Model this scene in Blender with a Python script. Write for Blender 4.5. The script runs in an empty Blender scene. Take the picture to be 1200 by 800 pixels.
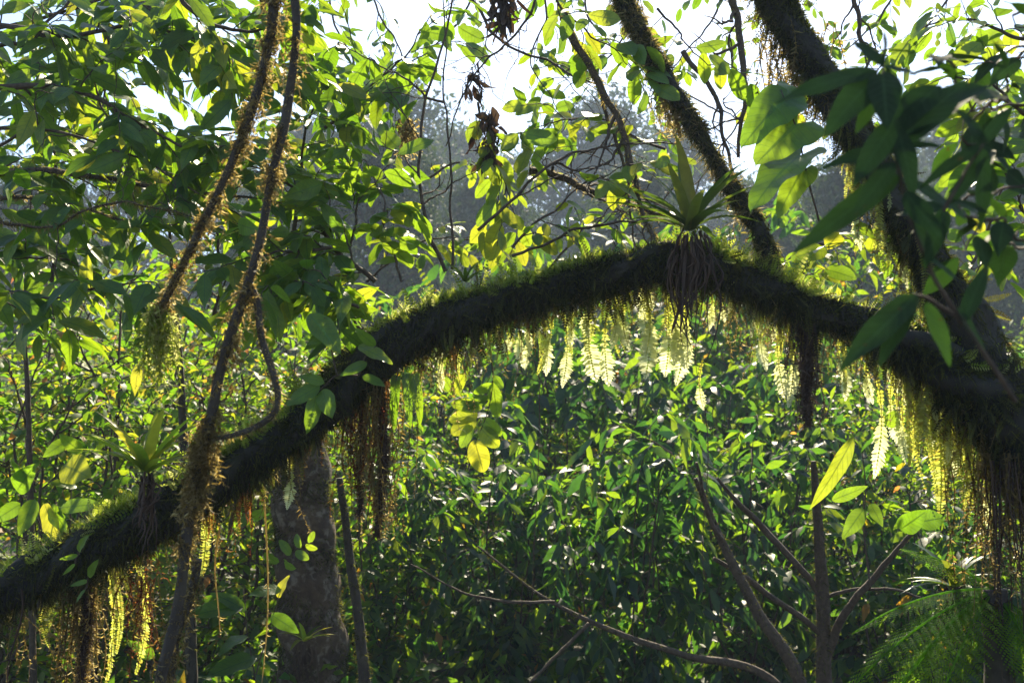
import bpy, math, random
import numpy as np
from mathutils import Vector, Matrix

SC = bpy.context.scene
COL = SC.collection
rng = np.random.default_rng(7)
random.seed(7)
R = math.radians

# ------------------------------------------------------------------ camera
CAM = np.array([0.0, 0.0, 2.3])
PITCH = R(5.0)
FOC = 35.0
K = 36.0 / FOC / 1200.0
FWD = np.array([0, math.cos(PITCH), math.sin(PITCH)])
UP = np.array([0, -math.sin(PITCH), math.cos(PITCH)])
RIGHT = np.array([1.0, 0, 0])
Z = np.array([0, 0, 1.0])

def P(px, py, d):
    return CAM + RIGHT * ((px - 600) * K * d) + UP * ((400 - py) * K * d) + FWD * d

cam_d = bpy.data.cameras.new('camera')
cam = bpy.data.objects.new('camera', cam_d)
COL.objects.link(cam)
cam.location = CAM
cam.rotation_euler = (R(90) + PITCH, 0, 0)
cam_d.lens = FOC
cam_d.sensor_width = 36
cam_d.clip_end = 1000
cam_d.dof.use_dof = True
cam_d.dof.focus_distance = 4.5
cam_d.dof.aperture_fstop = 4.0
SC.camera = cam

# ------------------------------------------------------------------ light
SUN_EL, SUN_AZ = R(39), R(9)
w = bpy.data.worlds.new('World')
SC.world = w
w.use_nodes = True
nt = w.node_tree
sky = nt.nodes.new('ShaderNodeTexSky')
sky.sky_type = 'NISHITA'
sky.sun_disc = False
sky.sun_elevation = SUN_EL
sky.sun_rotation = SUN_AZ
sky.air_density = 1.0
sky.dust_density = 0.6
sky.ozone_density = 2.5
bg = nt.nodes['Background']
bg.inputs['Strength'].default_value = 0.085
nt.links.new(sky.outputs[0], bg.inputs[0])
sd = bpy.data.lights.new('sun', 'SUN')
sd.energy = 5.0
sd.angle = R(0.5)
sd.color = (1.0, 0.87, 0.62)
so = bpy.data.objects.new('sun', sd)
COL.objects.link(so)
sun_dir = Vector((math.sin(SUN_AZ) * math.cos(SUN_EL), math.cos(SUN_AZ) * math.cos(SUN_EL), math.sin(SUN_EL)))
so.rotation_euler = sun_dir.to_track_quat('Z', 'Y').to_euler()
so.location = (0, 0, 30)

SC.view_settings.view_transform = 'Standard'
SC.view_settings.look = 'None'
SC.view_settings.gamma = 1
SC.view_settings.use_curve_mapping = False
SC.view_settings.exposure = 1.7
cy = SC.cycles
cy.max_bounces = 6
cy.diffuse_bounces = 3
cy.glossy_bounces = 2
cy.transmission_bounces = 4
cy.transparent_max_bounces = 8
cy.volume_bounces = 0
cy.caustics_reflective = False
cy.caustics_refractive = False
cy.sample_clamp_indirect = 4
cy.use_denoising = True

# ------------------------------------------------------------------ tags
def tag(o, label, cat, group=None):
    o['label'] = label
    o['category'] = cat
    if group:
        o['group'] = group
    return o

def thing(name, loc, label, cat, group=None):
    o = bpy.data.objects.new(name, None)
    COL.objects.link(o)
    o.location = loc
    o.empty_display_size = 0.1
    return tag(o, label, cat, group)

# ------------------------------------------------------------------ mesh builder
class MB:
    def __init__(s):
        s.V, s.F, s.A, s.n = [], [], [], 0
    def add(s, v, faces, a):
        v = np.asarray(v, float).reshape(-1, 3)
        for f in faces:
            s.F.append(np.asarray(f, np.int64) + s.n)
        s.V.append(v)
        s.A.append(np.asarray(a, float).reshape(-1, 3))
        s.n += len(v)
    def data(s, name, mat, origin=None):
        v = np.concatenate(s.V)
        if origin is not None:
            v = v - np.asarray(origin)
        a = np.concatenate(s.A)
        me = bpy.data.meshes.new(name)
        me.vertices.add(len(v))
        me.vertices.foreach_set('co', v.astype(np.float32).ravel())
        sizes = np.concatenate([np.full(len(f), f.shape[1], np.int32) for f in s.F])
        loops = np.concatenate([f.ravel() for f in s.F]).astype(np.int32)
        me.loops.add(len(loops))
        me.loops.foreach_set('vertex_index', loops)
        me.polygons.add(len(sizes))
        st = np.concatenate([[0], np.cumsum(sizes)[:-1]]).astype(np.int32)
        me.polygons.foreach_set('loop_start', st)
        me.polygons.foreach_set('use_smooth', np.ones(len(sizes), bool))
        at = me.attributes.new('lf', 'FLOAT_VECTOR', 'POINT')
        at.data.foreach_set('vector', a.astype(np.float32).ravel())
        me.materials.append(mat)
        me.update(calc_edges=True)
        return me
    def build(s, name, mat, parent=None, origin=None):
        """origin: world position of the parent (verts are given in world space)"""
        if s.n == 0:
            return None
        if origin is None and parent is not None:
            q = parent
            origin = np.zeros(3)
            while q is not None:
                origin = origin + np.array(q.location)
                q = q.parent
        o = bpy.data.objects.new(name, s.data(name, mat, origin))
        COL.objects.link(o)
        if parent is not None:
            o.parent = parent
        elif origin is not None:
            o.location = origin
        return o

def unit(v):
    v = np.asarray(v, float)
    return v / np.maximum(np.linalg.norm(v, axis=-1, keepdims=True), 1e-9)

PROF = {
    'leaf': (np.array([0, .1, .25, .42, .6, .78, .9, 1]), np.array([.06, .5, .86, 1, .9, .5, .2, .02])),
    'oval': (np.array([0, .1, .28, .5, .7, .86, .95, 1]), np.array([.06, .52, .9, 1, .92, .6, .25, .03])),
    'strap': (np.array([0, .15, .35, .55, .75, .9, 1]), np.array([.9, 1, 1, .9, .68, .35, .03])),
    'lance': (np.array([0, .15, .35, .55, .75, .9, 1]), np.array([.1, .7, 1, .95, .62, .25, .02])),
    'heart': (np.array([-.2, -.17, -.1, 0, .12, .25, .4, .55, .7, .84, .94, 1]), np.array([.42, .62, .82, .96, 1, .97, .87, .72, .52, .28, .1, .01])),
    'far': (np.array([0, .4, 1]), np.array([.1, 1, .05])),
    'mid': (np.array([0, .2, .5, .8, 1]), np.array([.08, .8, 1, .5, .03])),
}

_t = np.linspace(0, 1, 20)
def _prof(a, b, tip):
    w_ = _t ** a * (1 - _t) ** b
    return _t, np.maximum(w_ / w_.max(), tip * (1 - _t))
PROF['leaf_fine'] = _prof(.6, .95, .06)
PROF['oval_fine'] = _prof(.55, .62, .06)
PROF['strap_fine'] = (_t, np.interp(_t, *PROF['strap']))
_h = np.concatenate([[-.2, -.185, -.15, -.09, 0], np.linspace(.06, 1, 16)])
PROF['heart_fine'] = (_h, np.concatenate([[.30, .50, .70, .87, .97], np.sqrt(np.maximum(0, 1 - np.linspace(0, 1, 16) ** 1.6)) * .55 + (1 - np.linspace(0, 1, 16)) * .45]))

def leaves(mb, pos, axis, nrm, L, W, droop=0.15, rnd=None, prof='leaf', fold=0.18, wave=0.0):
    pos = np.asarray(pos, float).reshape(-1, 3)
    N = len(pos)
    if N == 0:
        return
    a = unit(np.broadcast_to(axis, (N, 3)))
    n = np.broadcast_to(nrm, (N, 3))
    n = unit(n - a * (n * a).sum(1, keepdims=True))
    b = np.cross(a, n)
    L = np.broadcast_to(L, (N,)).astype(float)
    W = np.broadcast_to(W, (N,)).astype(float)
    dr = np.broadcast_to(droop, (N,)).astype(float)
    if rnd is None:
        rnd = rng.random(N)
    t, wd = PROF[prof]
    m = len(t)
    tt = t[None, :, None]
    c = pos[:, None, :] + a[:, None, :] * (L[:, None, None] * tt * (1 - .25 * np.abs(dr)[:, None, None] * tt)) - n[:, None, :] * (dr * L)[:, None, None] * tt ** 2
    if prof == 'heart_fine':
        c0 = c[:, 4:5]
    hw = (W[:, None] * .5) * wd[None, :]
    lift = fold * hw
    ph = rng.random((N, 1)) * 6.28
    wv = wave * W[:, None] * np.sin(t[None, :] * 14 + ph)
    l = c + b[:, None, :] * hw[..., None] + n[:, None, :] * (lift + wv)[..., None]
    r = c - b[:, None, :] * hw[..., None] + n[:, None, :] * (lift - wv)[..., None]
    if prof == 'heart_fine':
        c = c.copy()
        c[:, :4] = c0
    v = np.stack([l, c, r], 2).reshape(-1, 3)
    att = np.zeros((N, m, 3, 3))
    att[..., 0] = t[None, :, None]
    att[..., 1] = np.array([1, 0, -1])[None, None, :] 
    att[..., 2] = np.asarray(rnd).reshape(-1, 1, 1)
    base = (np.arange(N) * m * 3)[:, None]
    i = (np.arange(m - 1) * 3)[None, :]
    q1 = np.stack([base + i, base + i + 1, base + i + 4, base + i + 3], -1).reshape(-1, 4)
    q2 = np.stack([base + i + 1, base + i + 2, base + i + 5, base + i + 4], -1).reshape(-1, 4)
    mb.add(v, [q1, q2], att)

def blades(mb, pos, d, L, W, rnd=None, bend=None):
    """small two-segment blades"""
    pos = np.asarray(pos, float).reshape(-1, 3)
    N = len(pos)
    d = unit(d)
    s = unit(np.cross(d, rng.normal(size=(N, 3))))
    L = np.broadcast_to(L, (N,))[:, None]
    W = np.broadcast_to(W, (N,))[:, None]
    if bend is None:
        bend = rng.normal(size=(N, 3)) * .25
    m = pos + d * L * .55
    tip = pos + (d + bend) * L
    v = np.stack([pos + s * W * .5, pos - s * W * .5, m + s * W * .42, m - s * W * .42, tip], 1)
    att = np.zeros((N, 5, 3))
    att[:, :, 0] = np.array([0, 0, .55, .55, 1])
    att[:, :, 2] = (rng.random(N) if rnd is None else np.asarray(rnd))[:, None]
    base = (np.arange(N) * 5)[:, None]
    mb.add(v, [base + np.array([[0, 1, 3, 2]]), base + np.array([[2, 3, 4]])], att)

class Curve:
    def __init__(s, pts, rad, n=60, wig=0.0, seed=None):
        pts = np.asarray(pts, float)
        rad = np.broadcast_to(rad, (len(pts),)).astype(float)
        q = np.concatenate([[2 * pts[0] - pts[1]], pts, [2 * pts[-1] - pts[-2]]])
        seg = np.linalg.norm(np.diff(pts, axis=0), axis=1)
        cum = np.concatenate([[0], np.cumsum(seg)])
        s.length = cum[-1]
        u = np.linspace(0, cum[-1], n)
        k = np.clip(np.searchsorted(cum, u, side='right') - 1, 0, len(pts) - 2)
        t = ((u - cum[k]) / np.maximum(seg[k], 1e-9))[:, None]
        p0, p1, p2, p3 = q[k], q[k + 1], q[k + 2], q[k + 3]
        s.p = .5 * (2 * p1 + (p2 - p0) * t + (2 * p0 - 5 * p1 + 4 * p2 - p3) * t ** 2 + (3 * p1 - p0 - 3 * p2 + p3) * t ** 3)
        s.r = np.interp(u, cum, rad)
        if wig:
            g = np.zeros((n, 3))
            for f in (2.3, 4.7, 9.1, 17.0):
                g += np.sin(u[:, None] / max(s.length, .01) * f * 3 + rng.random(3) * 6.28) / f
            s.p = s.p + g * wig * np.minimum(1, np.minimum(u, cum[-1] * .15 + u * 0)[:, None] / (cum[-1] * .15))
        s.t = unit(np.gradient(s.p, axis=0))
        ref = np.where(np.abs(s.t[:, 2:3]) < .85, Z[None], np.array([[0, -1.0, 0]]))
        # smooth switch between references
        wz = np.clip((.95 - np.abs(s.t[:, 2:3])) / .2, 0, 1)
        ref = wz * Z[None] + (1 - wz) * np.array([[0, -1.0, .0]])
        s.n = unit(ref - s.t * (ref * s.t).sum(1, keepdims=True))
        s.b = np.cross(s.t, s.n)
        s.N = n
    def at(s, f):
        x = np.clip(np.asarray(f, float), 0, 1) * (s.N - 1)
        i = np.minimum(x.astype(int), s.N - 2)
        g = (x - i)[..., None]
        mix = lambda A: A[i] * (1 - g) + A[i + 1] * g
        return mix(s.p), unit(mix(s.t)), unit(mix(s.n)), unit(mix(s.b)), (s.r[i] * (1 - g[..., 0]) + s.r[i + 1] * g[..., 0])

def tube(mb, c, sides=8, amp=0.0, cap=True, rnd=0.5):
    th = np.linspace(0, 2 * np.pi, sides, endpoint=False)
    u = np.linspace(0, 1, c.N)
    rr = c.r[:, None] * np.ones(sides)[None]
    if amp:
        g = np.zeros((c.N, sides))
        for k in range(6):
            kt = rng.integers(1, 5)
            g += np.sin(kt * th[None] + u[:, None] * c.length * rng.uniform(4, 22) + rng.random() * 6.28) / 6
        rr = rr * (1 + amp * g * 1.6)
    v = c.p[:, None] + rr[..., None] * (np.cos(th)[None, :, None] * c.n[:, None] + np.sin(th)[None, :, None] * c.b[:, None])
    att = np.zeros((c.N, sides, 3))
    att[..., 0] = u[:, None]
    att[..., 1] = np.sin(th)[None]
    att[..., 2] = rnd
    i = np.arange(c.N - 1)[:, None] * sides
    j = np.arange(sides)[None]
    j2 = (j + 1) % sides
    q = np.stack([i + j, i + j2, i + sides + j2, i + sides + j], -1).reshape(-1, 4)
    V = v.reshape(-1, 3)
    F = [q]
    A = att.reshape(-1, 3)
    if cap:
        F.append(np.arange(sides)[None, ::-1])
        F.append((np.arange(sides) + (c.N - 1) * sides)[None])
    mb.add(V, F, A)

def fuzz(mb, c, n, L, W, out=1.0, grav=0.0, th=(0, 6.2832), rf=0.95, f=None, spread=.5, tdir=0.0, clump=0):
    if f is None:
        f = rng.random(n)
    if clump:
        cen = rng.random(clump)
        f = np.clip(cen[rng.integers(0, clump, n)] + rng.normal(size=n) * .012, 0, 1)
    t = rng.uniform(th[0], th[1], n)
    p, T, N_, B, r = c.at(f)
    o = np.cos(t)[:, None] * N_ + np.sin(t)[:, None] * B
    pos = p + o * (r * rf)[:, None]
    d = o * out + rng.normal(size=(n, 3)) * spread - Z[None] * grav + T * tdir
    ll = rng.uniform(L[0], L[1], n)
    blades(mb, pos, d, ll, rng.uniform(.7, 1.3, n) * W, bend=rng.normal(size=(n, 3)) * .3 - Z[None] * (.3 * grav))

# ------------------------------------------------------------------ materials
def newmat(name):
    m = bpy.data.materials.new(name)
    m.use_nodes = True
    n = m.node_tree
    n.nodes.clear()
    return m, n, n.nodes.new('ShaderNodeOutputMaterial')

def ramp(n, stops, inp, interp='LINEAR'):
    r = n.nodes.new('ShaderNodeValToRGB')
    cr = r.color_ramp
    cr.interpolation = interp
    while len(cr.elements) < len(stops):
        cr.elements.new(.5)
    for e, (p, c) in zip(cr.elements, stops):
        e.position = p
        e.color = (*c, 1)
    n.links.new(inp, r.inputs[0])
    return r.outputs[0]

def math_(n, op, a, b=None):
    m = n.nodes.new('ShaderNodeMath')
    m.operation = op
    for k, v in enumerate((a, b)):
        if v is None:
            continue
        if isinstance(v, (int, float)):
            m.inputs[k].default_value = v
        else:
            n.links.new(v, m.inputs[k])
    return m.outputs[0]

def leaf_mat(name, base, trans, fac=.5, rough=.38, spec=.5, veins=True, src='Z', blem=0.0, nveins=9):
    m, n, out = newmat(name)
    at = n.nodes.new('ShaderNodeAttribute')
    at.attribute_name = 'lf'
    sp = n.nodes.new('ShaderNodeSeparateXYZ')
    n.links.new(at.outputs['Vector'], sp.inputs[0])
    key = sp.outputs[src]
    cb = ramp(n, base, key)
    ct = ramp(n, trans, key)
    no = n.nodes.new('ShaderNodeTexNoise')
    no.inputs['Scale'].default_value = 26
    no.inputs['Detail'].default_value = 4
    ge = n.nodes.new('ShaderNodeNewGeometry')
    n.links.new(ge.outputs['Position'], no.inputs['Vector'])
    mott = math_(n, 'ADD', math_(n, 'MULTIPLY', no.outputs['Fac'], .8), .6)
    def mul(c, f):
        mx = n.nodes.new('ShaderNodeMix')
        mx.data_type = 'RGBA'
        mx.blend_type = 'MULTIPLY'
        mx.inputs[0].default_value = 1
        n.links.new(c, mx.inputs[6])
        n.links.new(f, mx.inputs[7])
        return mx.outputs[2]
    cb = mul(cb, mott)
    ct = mul(ct, mott)
    bump_src = no.outputs['Fac']
    if veins:
        av = math_(n, 'ABSOLUTE', sp.outputs['Y'])
        mid = math_(n, 'LESS_THAN', av, .07)
        ph = math_(n, 'SUBTRACT', math_(n, 'MULTIPLY', sp.outputs['X'], float(nveins)), math_(n, 'MULTIPLY', av, 1.6))
        fr = math_(n, 'ABSOLUTE', math_(n, 'SUBTRACT', math_(n, 'FRACT', ph), .5))
        side = math_(n, 'MULTIPLY', math_(n, 'LESS_THAN', fr, .07), .6)
        vm = math_(n, 'MAXIMUM', mid, side)
        vb = math_(n, 'ADD', math_(n, 'MULTIPLY', vm, 1.3), 1.0)
        vt = math_(n, 'SUBTRACT', 1.0, math_(n, 'MULTIPLY', vm, .6))
        cb = mul(cb, vb)
        ct = mul(ct, vt)
        bump_src = math_(n, 'ADD', math_(n, 'MULTIPLY', no.outputs['Fac'], .6), math_(n, 'SMOOTH_MIN', fr, .2))
    if blem:
        n2 = n.nodes.new('ShaderNodeTexNoise')
        n2.inputs['Scale'].default_value = 60
        n2.inputs['Detail'].default_value = 2
        n.links.new(ge.outputs['Position'], n2.inputs['Vector'])
        bm = math_(n, 'GREATER_THAN', n2.outputs['Fac'], 1 - blem)
        for which in (0, 1):
            mx = n.nodes.new('ShaderNodeMix')
            mx.data_type = 'RGBA'
            n.links.new(bm, mx.inputs[0])
            n.links.new(cb if which == 0 else ct, mx.inputs[6])
            mx.inputs[7].default_value = (.09, .05, .015, 1) if which == 0 else (.05, .03, .005, 1)
            if which == 0:
                cb = mx.outputs[2]
            else:
                ct = mx.outputs[2]
    pr = n.nodes.new('ShaderNodeBsdfPrincipled')
    n.links.new(cb, pr.inputs['Base Color'])
    rr = math_(n, 'ADD', math_(n, 'MULTIPLY', no.outputs['Fac'], .3), rough - .15)
    n.links.new(rr, pr.inputs['Roughness'])
    pr.inputs['Specular IOR Level'].default_value = spec
    tr = n.nodes.new('ShaderNodeBsdfTranslucent')
    n.links.new(ct, tr.inputs['Color'])
    bp = n.nodes.new('ShaderNodeBump')
    bp.inputs['Strength'].default_value = .6
    bp.inputs['Distance'].default_value = .004
    n.links.new(bump_src, bp.inputs['Height'])
    n.links.new(bp.outputs[0], pr.inputs['Normal'])
    mx = n.nodes.new('ShaderNodeMixShader')
    mx.inputs[0].default_value = fac
    n.links.new(pr.outputs[0], mx.inputs[1])
    n.links.new(tr.outputs[0], mx.inputs[2])
    n.links.new(mx.outputs[0], out.inputs['Surface'])
    return m

def bark_mat(name, c1, c2, c3, scale=14, lichen=.0, bump=.6):
    m, n, out = newmat(name)
    tc = n.nodes.new('ShaderNodeTexCoord')
    no = n.nodes.new('ShaderNodeTexNoise')
    no.inputs['Scale'].default_value = scale
    no.inputs['Detail'].default_value = 6
    no.inputs['Roughness'].default_value = .65
    n.links.new(tc.outputs['Object'], no.inputs['Vector'])
    c = ramp(n, [(.3, c1), (.5, c2), (.7, c3)], no.outputs['Fac'])
    if lichen:
        n2 = n.nodes.new('ShaderNodeTexNoise')
        n2.inputs['Scale'].default_value = scale * 1.6
        n2.inputs['Detail'].default_value = 3
        n2.inputs['Distortion'].default_value = .6
        n.links.new(tc.outputs['Object'], n2.inputs['Vector'])
        f = ramp(n, [(.5, (0, 0, 0)), (.68, (1, 1, 1))], n2.outputs['Fac'])
        mx = n.nodes.new('ShaderNodeMix')
        mx.data_type = 'RGBA'
        n.links.new(math_(n, 'MULTIPLY', f, lichen), mx.inputs[0])
        n.links.new(c, mx.inputs[6])
        mx.inputs[7].default_value = (.34, .30, .24, 1)
        c = mx.outputs[2]
    pr = n.nodes.new('ShaderNodeBsdfPrincipled')
    pr.inputs['Roughness'].default_value = .85
    n.links.new(c, pr.inputs['Base Color'])
    bp = n.nodes.new('ShaderNodeBump')
    bp.inputs['Strength'].default_value = bump
    bp.inputs['Distance'].default_value = .02
    n.links.new(no.outputs['Fac'], bp.inputs['Height'])
    n.links.new(bp.outputs[0], pr.inputs['Normal'])
    n.links.new(pr.outputs[0], out.inputs['Surface'])
    return m

G = lambda *s: list(s)
M = {}
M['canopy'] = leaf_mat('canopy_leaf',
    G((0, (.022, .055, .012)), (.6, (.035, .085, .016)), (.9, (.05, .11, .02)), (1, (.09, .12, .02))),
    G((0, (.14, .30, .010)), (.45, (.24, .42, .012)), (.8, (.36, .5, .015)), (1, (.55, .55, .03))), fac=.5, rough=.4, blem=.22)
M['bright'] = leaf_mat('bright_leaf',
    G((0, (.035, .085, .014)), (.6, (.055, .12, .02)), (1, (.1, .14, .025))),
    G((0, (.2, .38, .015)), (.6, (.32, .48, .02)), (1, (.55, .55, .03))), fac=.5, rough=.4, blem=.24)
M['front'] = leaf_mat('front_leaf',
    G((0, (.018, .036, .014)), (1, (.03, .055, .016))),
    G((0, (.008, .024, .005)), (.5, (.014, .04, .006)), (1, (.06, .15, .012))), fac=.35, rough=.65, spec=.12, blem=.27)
M['thicket'] = leaf_mat('thicket_leaf',
    G((0, (.016, .042, .022)), (.6, (.026, .06, .024)), (.97, (.04, .09, .018)), (.985, (.2, .12, .02)), (1, (.25, .10, .02))),
    G((0, (.04, .14, .02)), (.35, (.12, .30, .015)), (.7, (.26, .43, .012)), (.97, (.36, .48, .015)), (.985, (.6, .38, .02)), (1, (.6, .22, .02))),
    fac=.5, rough=.52, spec=.45, veins=False)
M['sunny'] = leaf_mat('sunny_leaf',
    G((0, (.03, .075, .015)), (.6, (.05, .1, .018)), (.9, (.09, .12, .02)), (.97, (.22, .13, .03)), (1, (.3, .12, .05))),
    G((0, (.14, .34, .012)), (.6, (.28, .46, .015)), (.9, (.5, .52, .02)), (.97, (.65, .4, .04)), (1, (.65, .22, .06))),
    fac=.5, rough=.55, spec=.4, veins=False)
M['farleaf'] = leaf_mat('far_leaf',
    G((0, (.03, .05, .025)), (1, (.05, .08, .03))),
    G((0, (.04, .08, .02)), (1, (.08, .12, .02))), fac=.25, rough=.7, spec=.15, veins=False)
M['shade'] = leaf_mat('shaded_thicket_leaf',  # thicket leaf variant with the blue-green shade put into its colour
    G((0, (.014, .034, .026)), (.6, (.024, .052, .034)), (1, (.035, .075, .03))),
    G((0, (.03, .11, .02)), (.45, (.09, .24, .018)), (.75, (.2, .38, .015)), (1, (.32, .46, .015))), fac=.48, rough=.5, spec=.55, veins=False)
M['hillleaf'] = leaf_mat('hillside_leaf',
    G((0, (.022, .05, .018)), (1, (.045, .085, .022))),
    G((0, (.06, .15, .015)), (.7, (.12, .25, .015)), (1, (.28, .36, .02))), fac=.4, rough=.6, spec=.2, veins=False)
M['fern'] = leaf_mat('hanging_fern_leaf',
    G((0, (.05, .06, .015)), (.45, (.08, .10, .02)), (.7, (.16, .19, .07)), (1, (.26, .29, .15))),
    G((0, (.55, .52, .05)), (.45, (.66, .68, .09)), (.7, (.80, .84, .40)), (1, (.86, .88, .58))),
    fac=.62, rough=.5, veins=False, src='X')
M['fern_plain'] = leaf_mat('golden_fern_leaf',
    G((0, (.08, .07, .02)), (.5, (.1, .11, .02)), (1, (.14, .15, .04))),
    G((0, (.42, .34, .05)), (.5, (.5, .56, .07)), (1, (.66, .72, .18))), fac=.6, rough=.5, veins=False)
M['fernbrown'] = leaf_mat('rusty_fern_leaf',
    G((0, (.07, .02, .01)), (1, (.12, .05, .015))),
    G((0, (.5, .1, .02)), (1, (.5, .26, .04))), fac=.5, rough=.6, veins=False)
M['treefern'] = leaf_mat('tree_fern_leaf',
    G((0, (.03, .08, .015)), (1, (.05, .11, .02))),
    G((0, (.22, .5, .014)), (1, (.4, .62, .02))), fac=.62, rough=.7, spec=.05, veins=False)
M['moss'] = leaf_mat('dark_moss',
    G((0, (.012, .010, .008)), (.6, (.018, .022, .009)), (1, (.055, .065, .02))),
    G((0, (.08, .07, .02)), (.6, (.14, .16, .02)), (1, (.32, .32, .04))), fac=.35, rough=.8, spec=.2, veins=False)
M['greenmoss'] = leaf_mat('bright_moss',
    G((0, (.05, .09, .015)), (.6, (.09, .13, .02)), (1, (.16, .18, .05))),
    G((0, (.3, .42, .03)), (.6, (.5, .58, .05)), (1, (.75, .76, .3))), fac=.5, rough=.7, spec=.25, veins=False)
M['goldmoss'] = leaf_mat('golden_moss',
    G((0, (.03, .022, .012)), (.6, (.06, .05, .022)), (1, (.13, .10, .05))),
    G((0, (.32, .22, .05)), (.6, (.55, .42, .12)), (1, (.72, .6, .28))), fac=.5, rough=.7, spec=.25, veins=False)
M['rustmoss'] = leaf_mat('rusty_moss',
    G((0, (.05, .012, .008)), (.5, (.10, .04, .012)), (1, (.13, .09, .02))),
    G((0, (.26, .06, .02)), (.5, (.36, .18, .04)), (1, (.45, .4, .08))), fac=.5, rough=.7, spec=.2, veins=False)
M['root'] = leaf_mat('dry_root',
    G((0, (.03, .016, .012)), (1, (.07, .04, .025))),
    G((0, (.06, .03, .02)), (1, (.14, .08, .03))), fac=.2, rough=.7, veins=False)
M['bark'] = bark_mat('dark_bark', (.018, .014, .012), (.035, .027, .02), (.06, .05, .035))
M['mossbark'] = bark_mat('moss_bed', (.008, .007, .006), (.014, .013, .009), (.022, .025, .011), scale=20)
M['trunk'] = bark_mat('lichen_bark', (.025, .013, .008), (.055, .032, .018), (.10, .065, .035), scale=11, lichen=.35, bump=1.0)
M['palebark'] = bark_mat('pale_bark', (.06, .05, .04), (.12, .1, .08), (.2, .17, .14), scale=12)
M['twig'] = bark_mat('twig_bark', (.03, .02, .014), (.06, .04, .026), (.1, .07, .045), scale=40)
M['ground'] = bark_mat('leaf_litter_soil', (.02, .017, .01), (.045, .035, .02), (.06, .07, .025), scale=3)
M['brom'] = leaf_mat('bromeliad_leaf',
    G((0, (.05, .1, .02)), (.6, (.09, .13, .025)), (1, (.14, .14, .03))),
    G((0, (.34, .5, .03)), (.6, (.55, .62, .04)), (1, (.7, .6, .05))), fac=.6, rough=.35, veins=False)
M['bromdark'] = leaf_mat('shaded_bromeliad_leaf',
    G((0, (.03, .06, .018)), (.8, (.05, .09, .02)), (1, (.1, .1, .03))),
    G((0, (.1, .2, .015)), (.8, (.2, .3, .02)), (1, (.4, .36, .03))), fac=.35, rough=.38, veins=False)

# ------------------------------------------------------------------ ground & haze
def H(x, y):
    x = np.asarray(x, float); y = np.asarray(y, float)
    s = np.clip((y - 12) / 60, 0, 1)
    h = 9 * s ** 1.1 + .25 * np.sin(x * .31 + y * .13) * np.clip(y / 10, 0, 1) + .15 * np.sin(x * .9 - y * .5)
    h = h + np.clip((y - 90) / 140, 0, 1) * 10
    return h

def ground():
    xs = np.linspace(-140, 140, 141)
    ys = np.concatenate([np.linspace(-30, 40, 91), np.linspace(42, 260, 60)])
    X, Y = np.meshgrid(xs, ys)
    v = np.stack([X, Y, H(X, Y)], -1).reshape(-1, 3)
    nx, ny = len(xs), len(ys)
    i = (np.arange(ny - 1) * nx)[:, None] + np.arange(nx - 1)[None]
    q = np.stack([i, i + 1, i + nx + 1, i + nx], -1).reshape(-1, 4)
    mb = MB()
    mb.add(v, [q], np.zeros((len(v), 3)))
    o = mb.build('ground', M['ground'])
    o['kind'] = 'structure'
ground()

HAZE = 0.0016
def haze():
    x0, x1, y0, y1, z0, z1 = -150, 150, -36, 270, -2, 42
    v = [(x, y, z) for x in (x0, x1) for y in (y0, y1) for z in (z0, z1)]
    f = [(0, 1, 3, 2), (4, 6, 7, 5), (0, 4, 5, 1), (2, 3, 7, 6), (0, 2, 6, 4), (1, 5, 7, 3)]
    me = bpy.data.meshes.new('haze')
    me.from_pydata(v, [], f)
    m, n, out = newmat('haze_air')
    pv = n.nodes.new('ShaderNodeVolumePrincipled')
    pv.inputs['Color'].default_value = (.62, .76, 1, 1)
    pv.inputs['Density'].default_value = HAZE
    pv.inputs['Anisotropy'].default_value = .12
    n.links.new(pv.outputs[0], out.inputs['Volume'])
    me.materials.append(m)
    o = bpy.data.objects.new('haze', me)
    COL.objects.link(o)
    o['kind'] = 'stuff'
if HAZE > 0:
    haze()

# ------------------------------------------------------------------ arching mossy tree
D0 = 4.5
def px_curve(rows, n=80, wig=0.0):
    """rows: (px, py, depth, radius in pixels)"""
    pts = [P(r[0], r[1], r[2]) for r in rows]
    rad = [r[3] * K * r[2] for r in rows]
    return Curve(pts, rad, n=n, wig=wig)

arch_rows = [(-120, 765, 4.1, 40), (0, 697, 4.2, 38), (90, 652, 4.25, 38), (180, 608, 4.3, 42), (250, 568, 4.35, 41), (310, 528, 4.4, 37),
             (370, 484, 4.45, 38), (430, 422, 4.5, 38), (490, 388, 4.5, 37), (560, 364, 4.5, 33), (640, 342, 4.5, 30), (720, 322, 4.5, 28),
             (785, 306, 4.5, 32), (850, 320, 4.5, 31), (910, 344, 4.5, 30), (980, 368, 4.5, 26), (1050, 396, 4.45, 28), (1110, 432, 4.4, 38), (1165, 478, 4.4, 55), (1215, 525, 4.4, 65)]
trunk_rows = [(880, -70, 5.0, 28), (920, 20, 4.9, 27), (960, 85, 4.8, 26), (1005, 160, 4.7, 26), (1045, 225, 4.6, 27), (1090, 305, 4.5, 32), (1140, 400, 4.45, 44), (1190, 490, 4.4, 58),
              (1250, 600, 4.4, 72), (1310, 760, 4.4, 80), (1350, 1020, 4.4, 92)]
limb_rows = [(705, -60, 5.2, 12), (727, -5, 5.1, 12), (762, 62, 5.0, 12), (800, 122, 4.9, 11), (832, 175, 4.8, 10), (865, 230, 4.7, 9.5), (890, 268, 4.6, 10), (908, 330, 4.52, 14)]
arch = px_curve([(a, b, c, d * (.7 if a < 1050 else .78)) for a, b, c, d in arch_rows], 160, .016)
trunk = px_curve([(a, b, c, d * .76) for a, b, c, d in trunk_rows], 120, .016)
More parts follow.
